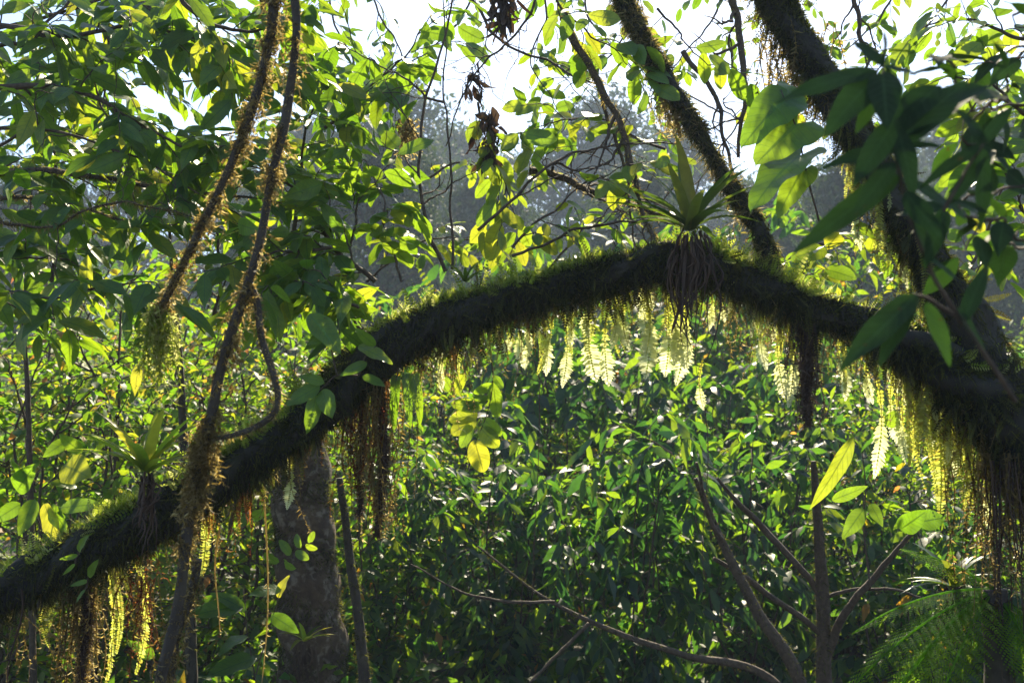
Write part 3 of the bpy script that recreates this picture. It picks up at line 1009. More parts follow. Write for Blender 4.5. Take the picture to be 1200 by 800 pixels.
twig([(-30, 60, 5), (20, 50, 5), (60, 25, 5), (100, -10, 5)], 'forked dark twig in the top left corner', 6, .3, 3)
twig([(-20, 255, 4.3), (60, 262, 4.3), (150, 240, 4.3), (230, 250, 4.3)], 'tangled golden lit twig low in the left canopy', 10, .3, 2, moss=500)
twig([(522, 318, 4.9), (497, 250, 4.9), (486, 190, 4.9), (500, 120, 4.9), (525, 40, 4.9), (535, -30, 4.9)], 'curved dark vine rising from the limb to the top edge left of centre', 6, .3, 2.6, 'thin_vine', 'vine')
twig([(530, 315, 4.9), (528, 240, 4.9), (528, 150, 4.9), (520, 70, 5), (515, -20, 5)], 'straight thin vine rising beside the curved dark vine', 3, .2, 1.8, 'thin_vine', 'vine')
twig([(640, -30, 5.3), (600, 40, 5.3), (560, 90, 5.3), (520, 170, 5.3)], 'zigzag twig tangle in the bright sky above the middle', 10, .4, 1.8)
twig([(540, -20, 5.6), (590, 50, 5.6), (660, 80, 5.6), (700, 95, 5.5)], 'bare twigs arching over the open sky at top centre', 9, .45, 2.2)
twig([(660, 20, 5.1), (690, 75, 5.05), (722, 145, 5), (738, 205, 4.9), (757, 245, 4.8), (776, 290, 4.6)], 'slanting dark branch falling from the top edge to the bromeliad', 6, .35, 5, 'bare_branch', 'branch', moss=700)
twig([(700, 90, 5.2), (712, 150, 5.2), (740, 230, 5.1), (748, 300, 5.0)], 'thin straight stem close left of the slanting dark branch', 5, .25, 2.5, 'bare_branch', 'branch')
twig([(856, -20, 6), (866, 50, 6), (872, 120, 6), (868, 185, 6)], 'upright bare branch against the white sky right of the mossy limb', 7, .4, 5, 'bare_branch', 'branch', moss=300)
twig([(800, 60, 6.3), (835, 110, 6.3), (850, 170, 6.2), (880, 250, 6.1)], 'thin bare branch crossing behind the mossy limb', 6, .4, 3.5, 'bare_branch', 'branch')
twig([(1000, -30, 6), (1005, 40, 6), (1020, 60, 6), (1010, 110, 6)], 'forked bare twig in the sky gap right of the leaning trunk', 7, .35, 3)
twig([(620, 200, 5.6), (680, 215, 5.6), (740, 240, 5.5), (790, 262, 5.5)], 'mossy tan branch slanting behind leaves toward the bromeliad', 6, .4, 4.5, 'bare_branch', 'branch', moss=500)
twig([(560, 270, 4.9), (640, 200, 4.9), (720, 165, 4.9), (790, 170, 4.9)], 'thin twig rising from the limb through the yellow leaves', 8, .4, 2)
twig([(600, 300, 4.7), (680, 268, 4.7), (760, 262, 4.7), (800, 258, 4.7)], 'long low twig lying just above the mossy top of the limb', 6, .3, 2)

MID = [
 ([(380, 150, 5.6, 4), (430, 110, 5.6), (470, 70, 5.6), (500, 20, 5.6)], 'sparse leafy branch against the open sky left of top centre', 8, .3, 5, .19, .52, 'bright', (0, .6)),
 ([(520, 120, 5.4, 3), (480, 100, 5.4), (440, 75, 5.4), (400, 45, 5.4)], 'leafy branch with grey shaded leaves reaching left into the sky', 6, .3, 5, .2, .5, 'canopy', (0, .7)),
 ([(780, 175, 5.2, 3), (720, 150, 5.2), (670, 140, 5.2), (620, 150, 5.2)], 'leafy branch with rounded backlit leaves in the middle of the sky', 7, .28, 6, .17, .55, 'bright', (.2, .9)),
 ([(560, 120, 5.4, 3), (575, 170, 5.4), (590, 215, 5.4), (610, 255, 5.4)], 'drooping branch of yellow green leaves under the dark dead clump', 7, .26, 6, .17, .52, 'bright', (.5, 1)),
 ([(600, 290, 4.8, 3), (640, 250, 4.8), (690, 215, 4.8), (730, 195, 4.8)], 'bright leafy shoot rising above the limb left of the bromeliad', 6, .22, 6, .16, .5, 'bright', (.2, 1)),
 ([(470, 330, 4.8, 3), (455, 290, 4.8), (450, 240, 4.8), (430, 200, 4.8)], 'cluster of big glowing leaves standing over the limb left of the curved vine', 8, .22, 6, .19, .48, 'bright', (.2, .9)),
 ([(410, 290, 5.0, 3), (420, 250, 5.0), (410, 200, 5.0), (390, 160, 5.0)], 'shaded leafy shoot at the right rim of the left canopy', 7, .26, 6, .19, .45, 'canopy', (0, .8)),
 ([(640, -20, 5.0, 3), (680, 30, 5.0), (700, 50, 5.0), (740, 70, 5.0)], 'leafy branch at the top edge left of the mossy limb', 6, .25, 6, .17, .5, 'bright', (.1, 1)),
 ([(770, 10, 5.4, 3), (790, 30, 5.4), (810, 60, 5.4), (830, 75, 5.4)], 'few leaves beside the mossy limb near the top edge', 4, .22, 4, .18, .5, 'canopy', (.1, 1)),
 ([(930, 330, 4.7, 3), (960, 290, 4.7), (990, 270, 4.7), (1010, 250, 4.7)], 'leafy shoot growing on the limb below the foreground leaves', 5, .2, 5, .16, .5, 'bright', (.2, 1)),
 ([(1240, 60, 5.2, 5), (1180, 40, 5.2), (1130, 20, 5.2), (1080, 30, 5.2)], 'leafy branch in the top right corner', 8, .36, 7, .17, .5, 'bright', (0, .8)),
 ([(1250, 170, 5.0, 5), (1200, 130, 5.0), (1160, 100, 5.0), (1110, 90, 5.0)], 'leafy branch below the top right corner behind the foreground leaves', 8, .34, 7, .18, .5, 'canopy', (.2, 1)),
 ([(1250, 300, 4.6, 4), (1210, 250, 4.6), (1180, 210, 4.6), (1150, 190, 4.6)], 'dark leafy branch at the right edge level with the leaning trunk', 6, .28, 6, .18, .5, 'canopy', (0, .8)),
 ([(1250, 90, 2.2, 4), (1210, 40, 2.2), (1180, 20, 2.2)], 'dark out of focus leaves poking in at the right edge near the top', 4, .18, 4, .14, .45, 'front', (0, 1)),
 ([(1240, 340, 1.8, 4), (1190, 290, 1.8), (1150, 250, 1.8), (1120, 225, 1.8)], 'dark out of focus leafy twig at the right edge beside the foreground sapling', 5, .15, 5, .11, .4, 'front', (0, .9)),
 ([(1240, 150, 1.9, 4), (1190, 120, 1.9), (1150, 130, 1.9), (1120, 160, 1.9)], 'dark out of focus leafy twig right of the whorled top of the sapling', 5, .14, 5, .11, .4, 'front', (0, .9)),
 ([(1130, 330, 6.0, 4), (1160, 260, 6.0), (1180, 200, 6.0), (1200, 140, 6.0)], 'thin leafy branch behind the trunk at right against the hazy trees', 7, .34, 6, .15, .5, 'bright', (0, 1)),
 ([(420, -60, 6.6, 3), (440, 10, 6.6), (470, 70, 6.5), (460, 130, 6.5)], 'fine leafy twig hanging from the top edge left of the curved vine', 8, .34, 6, .14, .5, 'canopy', (.1, .9)),
 ([(620, -60, 6.4, 3), (640, 10, 6.4), (625, 70, 6.3), (650, 130, 6.3)], 'fine leafy twig hanging from the top edge right of the dry leaf clump', 8, .34, 6, .15, .5, 'canopy', (.1, .9)),
 ([(760, -60, 6.8, 3), (740, 20, 6.8), (700, 80, 6.7), (660, 110, 6.7)], 'fine leafy twig crossing the bright sky beside the slanting dark branch', 8, .36, 6, .14, .5, 'bright', (0, .8)),
 ([(860, -50, 6.6, 3), (840, 20, 6.6), (800, 60, 6.5), (780, 90, 6.5)], 'fine leafy twig in the sky between the mossy limb and the upright bare branch', 6, .3, 5, .14, .5, 'canopy', (.1, .9)),
 ([(1060, -60, 6.8, 3), (1040, 10, 6.8), (1000, 50, 6.7), (970, 70, 6.7)], 'fine leafy twig in the sky gap above the foreground sapling', 8, .36, 6, .14, .5, 'canopy', (.1, .9)),
 ([(950, -60, 7.2, 3), (930, 0, 7.2), (890, 50, 7.1), (900, 110, 7.1)], 'fine small leaved twig behind the upright bare branch in the white sky', 8, .36, 7, .13, .5, 'bright', (0, .8)),
 ([(1130, -50, 7.4, 3), (1090, 30, 7.4), (1040, 70, 7.3), (1000, 120, 7.3)], 'fine small leaved twig in the sky behind the whorled top of the foreground sapling', 9, .4, 7, .13, .5, 'canopy', (.1, .9)),
 ([(560, -60, 7.4, 3), (550, 10, 7.4), (500, 60, 7.3), (440, 90, 7.3)], 'fine small leaved twig in the sky left of the dry leaf clump', 9, .38, 7, .13, .5, 'bright', (0, .8)),
 ([(380, -60, 7.4, 3), (390, 20, 7.4), (420, 90, 7.3), (400, 160, 7.3)], 'fine small leaved twig at the left rim of the open sky', 9, .36, 7, .14, .5, 'canopy', (.1, .9)),
 ([(700, -60, 7.6, 3), (690, 20, 7.6), (740, 80, 7.5), (770, 150, 7.5)], 'fine small leaved twig in the sky behind the mossy upper limb', 8, .36, 7, .13, .5, 'bright', (0, .8)),
 ([(500, 210, 7.2, 3), (540, 190, 7.2), (590, 200, 7.2), (640, 210, 7.2)], 'twig of small yellow leaves level with the far blue trees', 8, .3, 6, .13, .5, 'bright', (.3, 1)),
 ([(1260, 20, 6.4, 4), (1200, 60, 6.4), (1150, 110, 6.3), (1120, 160, 6.3)], 'backlit branch behind the others in the upper right', 8, .4, 8, .16, .5, 'bright', (0, .9)),
 ([(1260, 230, 6.0, 4), (1200, 260, 6.0), (1160, 290, 6.0), (1140, 330, 6.0)], 'backlit branch at the right edge above the thick end of the limb', 8, .36, 8, .15, .5, 'bright', (.1, 1)),
 ([(880, 350, 6.6, 3), (930, 300, 6.6), (980, 280, 6.5), (1030, 290, 6.5)], 'yellow lit branch behind the limb between the mossy upper limb and the leaning trunk', 9, .35, 8, .13, .5, 'bright', (.3, 1)),
 ([(640, 320, 6.5, 3), (680, 270, 6.5), (720, 250, 6.5), (760, 220, 6.5)], 'lit leaves behind the slanting dark branch above the limb', 8, .32, 7, .14, .5, 'bright', (.2, 1)),
 ([(430, 330, 6.2, 3), (480, 290, 6.2), (530, 280, 6.2), (600, 290, 6.2)], 'yellow leaves low above the limb behind the two thin vines', 9, .35, 7, .13, .5, 'bright', (.3, 1)),
]
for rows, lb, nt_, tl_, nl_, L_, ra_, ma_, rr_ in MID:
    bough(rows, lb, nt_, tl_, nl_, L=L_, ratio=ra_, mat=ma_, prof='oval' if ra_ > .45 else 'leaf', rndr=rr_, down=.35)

# ------------------------------------------------------------------ plants with leaves laid out one by one
def laid(name, label, cat, base, stems, leafrows, mat, prof='leaf', smat='twig', r=.004, droop=.2, wave=.045):
    """leafrows: (base px,py, tip px,py, depth base, depth tip, width/length, rnd)"""
    t = thing(name, base, label, cat)
    sb = MB()
    for s in stems:
        pts = [P(*q) for q in s]
        tube(sb, Curve(pts, np.linspace(r, r * .5, len(pts)), n=24, wig=.004), 6, .1)
    sb.build('stem', M[smat], t)
    for q in leafrows:
        a, b = P(q[0], q[1], q[4]), P(q[2], q[3], q[5])
        L = np.linalg.norm(b - a)
        nn = (np.array([rng.normal() * .35, -.95, .12 + rng.normal() * .3]) if mat == 'bright' else np.array([rng.normal() * .3, -.75 + rng.normal() * .15, .6])) if len(q) < 9 else np.array(q[8])
        lb = MB()
        leaves(lb, [a], [b - a], [nn], L, L * q[6] * (.68 if mat == 'front' else 1), droop * rng.uniform(.2, 1.6), rnd=[q[7]], prof=prof + '_fine', fold=rng.uniform(.05, .4), wave=wave)
        lb.build('leaf', M[mat], t)
    return t

fd = 1.5
laid('foreground_sapling', 'large dark out of focus sapling leaves in front of the leaning trunk at right', 'sapling', P(1190, 470, fd),
 [[(1190, 470, fd), (1130, 380, fd), (1085, 300, fd), (1055, 210, fd), (1032, 80, fd)], [(1090, 300, fd), (1110, 240, fd), (1150, 170, fd)], [(1130, 380, fd), (1090, 350, fd), (1070, 345, fd)]],
 [(1032, 80, 1046, 22, fd, 1.45, .42, .2), (1030, 82, 908, 104, fd, 1.45, .3, .4), (1034, 80, 1086, 82, fd, 1.55, .3, .2), (1028, 88, 968, 150, fd, 1.42, .42, .5), (1034, 85, 1040, 140, fd, 1.4, .5, .3),
  (1032, 90, 1010, 152, fd, 1.45, .4, .6), (1036, 78, 1062, 120, fd, 1.6, .4, .9),
  (1050, 170, 1136, 82, fd, 1.55, .48, .4), (1048, 165, 1160, 95, fd, 1.6, .3, .1), (1050, 172, 1110, 165, fd, 1.5, .42, .1), (1050, 175, 960, 190, fd, 1.45, .33, .2),
  (1056, 210, 1150, 250, fd, 1.55, .32, .3), (1054, 205, 930, 290, fd, 1.45, .26, .3), (1066, 240, 1092, 320, fd, 1.5, .45, .3),
  (1110, 240, 1160, 175, fd, 1.5, .3, .1), (1108, 245, 1085, 310, fd, 1.45, .38, .4), (1150, 170, 1075, 215, fd, 1.5, .3, .1), (1150, 172, 1155, 275, fd, 1.5, .32, .1), (1150, 170, 1130, 130, fd, 1.55, .4, .1),
  (1085, 300, 1130, 330, fd, 1.5, .4, .2), (1075, 345, 982, 432, fd, 1.4, .3, .6), (1070, 348, 1030, 420, fd, 1.42, .34, .3), (1085, 355, 1118, 428, fd, 1.45, .38, .8), (1128, 378, 1160, 300, fd, 1.55, .3, .2),
  (1050, 140, 1000, 215, 1.45, 1.4, .4, .2), (1052, 150, 1075, 230, 1.5, 1.45, .42, .1), (1048, 190, 1000, 250, 1.45, 1.4, .35, .3), (1112, 235, 1175, 250, 1.5, 1.5, .4, .1), (1060, 225, 1105, 280, 1.45, 1.4, .5, .1),
  (1120, 360, 1160, 420, 1.5, 1.5, .36, .3), (1032, 78, 1000, 40, 1.5, 1.55, .45, .1), (1150, 168, 1190, 120, 1.5, 1.5, .4, .1),
  (1120, 130, 1165, 165, 1.5, 1.5, .4, .1), (1100, 100, 1030, 165, 1.55, 1.5, .45, .2)],
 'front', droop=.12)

laid('heart_leaf_plant', 'climbing plant with three large ribbed heart shaped leaves between the bromeliad and the foreground sapling', 'plant', P(960, 260, 3.6),
 [[(960, 260, 3.6), (945, 200, 3.6), (932, 150, 3.6), (915, 105, 3.6)]],
 [(920, 118, 868, 158, 3.6, 3.5, .75, .1, (.2, -.6, .7)), (934, 145, 886, 190, 3.6, 3.5, .85, .5, (.2, -.8, .5)), (938, 182, 872, 232, 3.6, 3.45, .65, .05, (-.1, -.4, .9)), (940, 200, 912, 246, 3.6, 3.5, .55, .6), (930, 120, 915, 80, 3.6, 3.7, .5, .2)],
 'bright', prof='heart', droop=.2)

laid('epiphyte_shoot', 'glowing yellow green leafy shoot hanging under the limb left of centre', 'plant', under(570, .1),
 [[(570, 385, 4.6), (578, 440, 4.85), (572, 480, 4.82), (556, 520, 4.82)], [(572, 470, 4.82), (550, 470, 4.82), (530, 462, 4.82)]],
 [(577, 450, 555, 462, 4.85, 4.82, .45, .5), (578, 448, 582, 490, 4.85, 4.82, .5, .6), (572, 465, 540, 478, 4.82, 4.8, .42, .5), (565, 478, 527, 472, 4.82, 4.8, .42, .7), (560, 485, 525, 492, 4.82, 4.78, .5, .8),
  (558, 490, 528, 508, 4.82, 4.78, .6, .9), (566, 490, 588, 512, 4.82, 4.8, .5, .6), (562, 500, 585, 525, 4.82, 4.8, .6, .8), (556, 515, 567, 556, 4.82, 4.8, .6, 1.0), (553, 495, 540, 525, 4.82, 4.78, .45, .5),
  (530, 462, 545, 437, 4.82, 4.8, .5, .8), (532, 463, 520, 440, 4.82, 4.8, .4, .6), (578, 440, 590, 455, 4.85, 4.82, .5, .3)],
 'bright', prof='oval')

laid('epiphyte_shoot', 'shoot of broad leaves lying against the dark limb right of the hooked liana', 'plant', under(400, .1),
 [[(420, 440, 4.0), (395, 440, 4.0), (375, 455, 4.0), (350, 470, 4.0)], [(420, 440, 4.0), (430, 415, 4.0), (440, 405, 4.0)], [(395, 440, 4.0), (385, 400, 4.0), (360, 372, 4.0)]],
 [(362, 368, 402, 412, 4, 3.95, .48, .6, (.2, -.8, .5)), (392, 395, 358, 402, 4, 3.95, .3, .3), (420, 405, 461, 425, 4, 3.95, .42, .7, (0, -.6, .8)), (375, 452, 332, 474, 4, 3.95, .42, .3), (380, 448, 350, 440, 4, 3.95, .4, .3),
  (378, 456, 388, 490, 4, 3.95, .6, .2), (370, 462, 362, 510, 4, 3.95, .42, .3), (425, 440, 452, 452, 4, 3.95, .36, .2), (430, 425, 398, 440, 4, 3.95, .36, .2), (440, 405, 415, 385, 4, 3.95, .4, .3)],
 'bright', prof='leaf')

laid('strap_fern', 'three dark strap shaped fern leaves hanging under the limb beside the shaggy drape', 'fern', under(470, .1),
 [[(466, 430, 4.45), (465, 445, 4.45)]],
 [(464, 440, 460, 508, 4.45, 4.45, .17, .3, (0, -1, .1)), (476, 438, 482, 502, 4.45, 4.4, .18, .4, (.2, -1, .1)), (484, 438, 498, 500, 4.45, 4.4, .2, .6, (.4, -1, .1))],
 'canopy', prof='strap')

laid('strap_leaf_plant', 'plant with one long lit strap leaf below the right part of the limb', 'plant', P(1010, 640, 4.4),
 [[(1020, 690, 4.4), (1012, 620, 4.4), (1015, 570, 4.4), (1010, 530, 4.4)]],
 [(1000, 512, 955, 602, 4.3, 4.2, .2, .8, (.3, -1, .1)), (975, 586, 1018, 569, 4.3, 4.25, .32, .5), (1012, 596, 990, 628, 4.4, 4.3, .4, .4), (1020, 590, 1034, 615, 4.4, 4.3, .4, .4), (1055, 620, 1085, 600, 4.3, 4.2, .6, 0), (1075, 612, 1110, 605, 4.3, 4.3, .7, 0), (1040, 500, 1052, 480, 4.4, 4.4, .8, .6)],
 'bright', prof='leaf')

laid('broad_leaf_seedling', 'seedling with broad backlit yellow leaves behind the mossy lower left part of the limb', 'plant', P(60, 700, 4.9),
 [[(60, 700, 4.9), (80, 640, 4.9), (85, 560, 4.9), (95, 530, 4.9)], [(70, 690, 4.9), (50, 620, 4.9), (20, 570, 4.9)]],
 [(52, 590, 72, 642, 4.8, 4.7, .42, 1.0), (60, 592, 78, 625, 4.8, 4.7, .4, .3), (75, 545, 100, 555, 4.9, 4.8, .9, .9), (70, 595, 118, 588, 4.8, 4.7, .3, .3), (80, 515, 50, 535, 4.9, 4.8, .45, .3), (40, 585, 22, 628, 4.8, 4.7, .45, .5),
  (20, 575, 38, 545, 4.8, 4.7, .5, .1), (24, 590, -10, 612, 4.8, 4.7, .5, .2), (90, 570, 60, 560, 4.9, 4.8, .45, .7), (96, 530, 70, 510, 4.9, 4.8, .45, .6), (35, 560, 8, 545, 4.8, 4.7, .5, .1)],
 'bright', prof='leaf')

laid('trunk_sprout', 'small light green sprout growing out in front of the lichen covered trunk', 'plant', P(330, 660, 6.3),
 [[(325, 665, 6.3), (345, 645, 6.25), (365, 635, 6.2)], [(330, 660, 6.3), (315, 640, 6.3), (290, 600, 6.3)]],
 [(340, 650, 330, 632, 6.25, 6.2, .5, .6), (346, 646, 362, 655, 6.25, 6.2, .5, .6), (352, 642, 345, 625, 6.2, 6.2, .5, .5), (358, 638, 372, 645, 6.2, 6.2, .5, .7), (362, 636, 368, 622, 6.2, 6.2, .5, .6), (325, 660, 310, 648, 6.3, 6.2, .55, .4),
  (292, 602, 280, 615, 6.3, 6.2, .6, .6), (296, 606, 308, 600, 6.3, 6.2, .5, .6), (333, 656, 342, 668, 6.3, 6.2, .5, .5)],
 'bright', prof='oval')

laid('large_leaf_plant', 'plant with wide flat green leaves low between the long liana and the lichen covered trunk', 'plant', P(300, 800, 5.5),
 [[(300, 800, 5.5), (290, 740, 5.5), (285, 690, 5.5)], [(300, 790, 5.5), (320, 720, 5.5), (330, 690, 5.5)]],
 [(285, 710, 218, 718, 5.5, 5.3, .35, .2), (288, 715, 250, 690, 5.5, 5.4, .35, .3), (330, 690, 290, 690, 5.5, 5.4, .45, .3), (326, 700, 335, 672, 5.5, 5.5, .5, 1.0), (300, 770, 240, 790, 5.5, 5.3, .4, .1), (318, 720, 350, 740, 5.5, 5.4, .4, .2), (290, 745, 255, 755, 5.5, 5.3, .4, .3), (180, 770, 150, 750, 5.5, 5.4, .4, .3)],
 'canopy', prof='leaf')

# sprouts standing on the limb lower left
for (x, y, lb) in [(88, 660, 'tiny two leaved seedling on the front of the limb at lower left'), (100, 690, 'narrow leaved seedling below the tiny two leaved one on the limb')]:
    laid('limb_seedling', lb, 'plant', P(x, y, 4.0), [[(x, y, 4.0), (x + 4, y - 15, 4.0)]],
         [(x + 4, y - 14, x + 12, y - 34, 4, 3.95, .35, .4), (x + 3, y - 10, x - 18, y - 4, 4, 3.95, .3, .3), (x, y, x - 14, y + 14, 4, 3.95, .25, .4)], 'bright')

# ------------------------------------------------------------------ bromeliads
def bromeliad(p0, L, n, mat, label, tilt=.9, width=.035, extra=(), roots=0, rootL=.35):
    t = thing('bromeliad', p0, label, 'bromeliad')
    for k in range(n):
        az = 2 * math.pi * (k * .382) + rng.normal() * .15
        el = rng.uniform(.45, 1.35)
        ax = np.array([math.cos(az) * math.cos(el), math.sin(az) * math.cos(el), math.sin(el)])
        nn = np.array([-math.cos(az) * math.sin(el), -math.sin(az) * math.sin(el), math.cos(el)])
        mb = MB()
        l = L * rng.uniform(.65, 1.1)
        leaves(mb, [p0 + ax * .01], [ax], [nn], l, width * rng.uniform(.8, 1.15), rng.uniform(.25, .7) * tilt, prof='strap', fold=.35)
        mb.build('leaf', M[mat], t)
    for (tx, ty, td, wd) in extra:
        q = P(tx, ty, td)
        ax = unit(q - p0)
        l = np.linalg.norm(q - p0)
        mb = MB()
        nn = np.cross(np.cross(ax, Z + np.array([.01, 0, 0])), ax)
        leaves(mb, [p0 + Z * .02 + nn * 0], [ax + unit(nn) * .3], [nn if abs(ax[2]) < .97 else (0, -1, 0)], l, wd, .3, prof='strap', fold=.3)
        mb.build('leaf', M[mat], t)
    if roots:
        rb = MB()
        for k in range(roots):
            a = rng.random() * 6.28
            off = np.array([math.cos(a), math.sin(a) * .8, 0]) * rng.uniform(.02, .13) * (rootL / .48) ** .5
            st = p0 - Z * rng.uniform(-.02, .10) + off * rng.uniform(.2, 1)
            l = rootL * rng.uniform(.25, 1.1)
            pts = [st, st + off * rng.uniform(.1, .7) - Z * l * .3, st + off * rng.uniform(-.3, .5) - Z * l * .65 + rng.normal(size=3) * .02, st + off * rng.uniform(-.6, .2) - Z * l + rng.normal(size=3) * .03]
            tube(rb, Curve(pts, [.004, .005, .004, .0015], n=20, wig=.012), 5, .2, rnd=rng.random())
            if k % 2:
                leaves(rb, [st], [pts[2] - st], [(off[0], off[1], .1)], l * rng.uniform(.5, .9), rng.uniform(.012, .03), rng.uniform(-.1, .2), prof='strap', rnd=[rng.random()], wave=.2)
        rb.build('dead_leaf_skirt', M['root'], t)
    return t

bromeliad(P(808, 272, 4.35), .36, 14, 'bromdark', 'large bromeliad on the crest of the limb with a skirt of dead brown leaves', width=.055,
          extra=[(792, 158, 4.3, .065), (690, 240, 4.3, .04), (872, 192, 4.2, .045), (700, 232, 4.2, .035), (822, 185, 4.4, .045), (860, 240, 4.2, .05), (760, 205, 4.5, .04)], roots=36, rootL=.46)
bromeliad(P(172, 555, 4.05), .36, 20, 'brom', 'yellow green bromeliad growing on the limb at left behind the long liana', width=.042,
          extra=[(80, 505, 4.0, .03), (70, 532, 4.0, .028), (160, 478, 4.1, .035), (232, 500, 4.1, .03), (190, 480, 4.2, .03), (215, 520, 4.0, .028), (105, 480, 4.2, .03)], roots=16, rootL=.3)
bromeliad(P(357, 752, 6.3), .2, 11, 'brom', 'small pale bromeliad on the front of the lichen covered trunk', width=.035, roots=10, rootL=.35)
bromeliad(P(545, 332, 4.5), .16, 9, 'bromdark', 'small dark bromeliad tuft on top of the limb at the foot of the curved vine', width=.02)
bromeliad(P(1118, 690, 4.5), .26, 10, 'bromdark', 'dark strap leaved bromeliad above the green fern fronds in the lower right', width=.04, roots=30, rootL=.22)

# ------------------------------------------------------------------ tree fern lower right
def big_frond(t, base, dirv, L, W, drp=.5):
    mb = MB()
    dirv = unit(dirv)
    nn = unit(Z - dirv * (Z @ dirv))
    pts = [base + dirv * L * s - Z * drp * L * s * s for s in (0, .25, .5, .75, 1)]
    c = Curve(pts, np.linspace(.007, .002, 5), n=40)
    tube(mb, c, 5, 0)
    npn = 24
    for f in np.linspace(.1, .99, npn):
        p, T, N_, B, r = c.at(np.array([f]))
        l = W * .5 * float(np.interp(f, [0, .15, .4, 1], [.5, .9, 1, .06]))
        for sgn in (1, -1):
            ax = unit(B[0] * sgn + T[0] * .45 - Z * .15)
            k = max(4, int(l / .011))
            s = np.linspace(.04, 1, k)
            q = p[0] + ax * (l * s)[:, None] - Z * (.12 * l * s * s)[:, None]
            tube(mb, Curve([p[0], p[0] + ax * l * .5 - Z * .03 * l, p[0] + ax * l - Z * .12 * l], [.0015, .0012, .0006], n=4), 3, 0, cap=False, rnd=.4)
            sd = unit(np.cross(ax, N_[0]))
            pl = .022 * np.interp(s, [0, .3, 1], [.9, 1, .15])
            for s2 in (1, -1):
                leaves(mb, q, sd * s2 + ax * .6, N_[0] + rng.normal(size=(k, 3)) * .15, pl, .0085, .25, rnd=np.clip(rng.normal(size=k) * .15 + .5, 0, 1), prof='far')
    mb.build('frond', M['treefern'], t)
tfp = P(1165, 690, 4.3)
tf = thing('tree_fern', tfp, 'bright green feathery fern with large fronds in the lower right corner', 'fern')
for (tx, ty, td, W_, dr_) in [(1000, 815, 4.0, .3, .35), (1040, 850, 3.9, .3, .4), (1095, 870, 3.9, .3, .4), (1020, 730, 4.3, .26, .35), (1220, 800, 4.1, .3, .35), (1075, 800, 4.3, .28, .4), (1060, 640, 4.7, .24, .2)]:
    q = P(tx, ty, td)
    v = q - tfp
    L_ = np.linalg.norm(v) * 1.1
    big_frond(tf, tfp, v + Z * dr_ * L_ * .8, L_, W_, dr_)
mb = MB()
gz = float(H(tfp[0], tfp[1]))
tube(mb, Curve([tfp, tfp - Z * .5, (tfp[0], tfp[1], gz - .05)], [.05, .06, .08], n=20), 10, .25)
mb.build('stem', M['bark'], tf)

# ------------------------------------------------------------------ trunks behind the limb
def plain_trunk(rows, name, label, mat, sides=18, amp=.12, extra=(), moss=0, foliage=None):
    c = px_curve(rows, 60, .01)
    base = c.p[-1].copy()
    t = thing(name, base, label, 'tree')
    mb = MB()
    tube(mb, c, sides, amp)
    o = mb.build('trunk', M[mat], t)
    if moss:
        mo = MB()
        fuzz(mo, c, moss, (.012, .04), .005, out=.8, grav=.5, clump=260)
        fuzz(mo, c, moss // 2, (.012, .04), .005, out=.8, grav=.5)
        mo.build('moss', M['moss'], t)
    lv = MB()
    for e in extra:
        cb = px_curve(e, 40, .012)
        m2 = MB()
        tube(m2, cb, 9, .12)
        m2.build('limb', M[mat], t)
        if foliage:
            for f in np.linspace(.45, 1, 7):
                p, T, N_, B, r = cb.at(np.array([f]))
                dr = unit(T[0] + rng.normal(size=3) * .8)
                l = rng.uniform(.3, .6)
                tc = Curve([p[0], p[0] + dr * l * .5, p[0] + dr * l - Z * .1], [.005, .004, .002], n=12, wig=.01)
                tube(m2, tc, 4, 0, cap=False)
                sprig_leaves(lv, tc, np.linspace(.15, 1, 9), .15, .36, 'mid')
    if lv.n:
        lv.build('crown', M[foliage], t)
    return t

def ground_row(px, d, r):
    """row on the ground under column px at depth d (solve for the photo row)"""
    lo, hi = 300, 3000
    for _ in range(40):
        m = (lo + hi) / 2
        q = P(px, m, d)
        if q[2] > H(q[0], q[1]) - .1:
            lo = m
        else:
            hi = m
    return (px, lo, d, r)
plain_trunk([(348, 496, 6.9, 30), (352, 530, 6.8, 32), (358, 640, 6.7, 35), (366, 760, 6.6, 39), (370, 850, 6.6, 42), ground_row(374, 6.6, 50)],
            'lichen_tree', 'stout tree trunk with pale lichen patches standing behind the limb at left', 'trunk', amp=.14, moss=12000)
plain_trunk([(953, 540, 6.1, 3.2), (957, 590, 6.1, 5), (962, 690, 6.10, 7.45), (967, 800, 6.10, 9.11), ground_row(970, 6.10, 14)],
            'slim_tree', 'slim upright tree with limbs forking both ways in the lower right thicket', 'twig', sides=12,
            extra=[[(966, 705, 6.10, 4.14), (935, 660, 6.10, 4.14), (890, 615, 6.10, 3.73), (860, 585, 6.00, 2.90), (840, 560, 5.90, 1.66)], [(968, 770, 6.10, 5.80), (990, 720, 6.00, 4.55), (1030, 668, 5.90, 3.73), (1072, 622, 5.80, 2.48)],
                   [(965, 745, 6.10, 3.73), (920, 710, 6.00, 3.73), (880, 680, 5.90, 3.31), (836, 655, 5.80, 2.48)], [(965, 700, 6.10, 2.48), (1000, 690, 6.10, 2.07), (1040, 690, 6.00, 1.66), (1080, 700, 6.00, 1.24)]], moss=700)
plain_trunk([(815, 560, 5.80, 2.48), (845, 632, 5.80, 4.97), (888, 715, 5.70, 6.62), (938, 800, 5.60, 7.87), ground_row(1000, 5.50, 12)],
            'slim_tree', 'slanting slim trunk leaning left beside the upright forking tree', 'twig', sides=12, extra=[[(850, 640, 5.80, 3.31), (830, 600, 5.70, 2.48), (815, 540, 5.60, 1.66)]], moss=500)
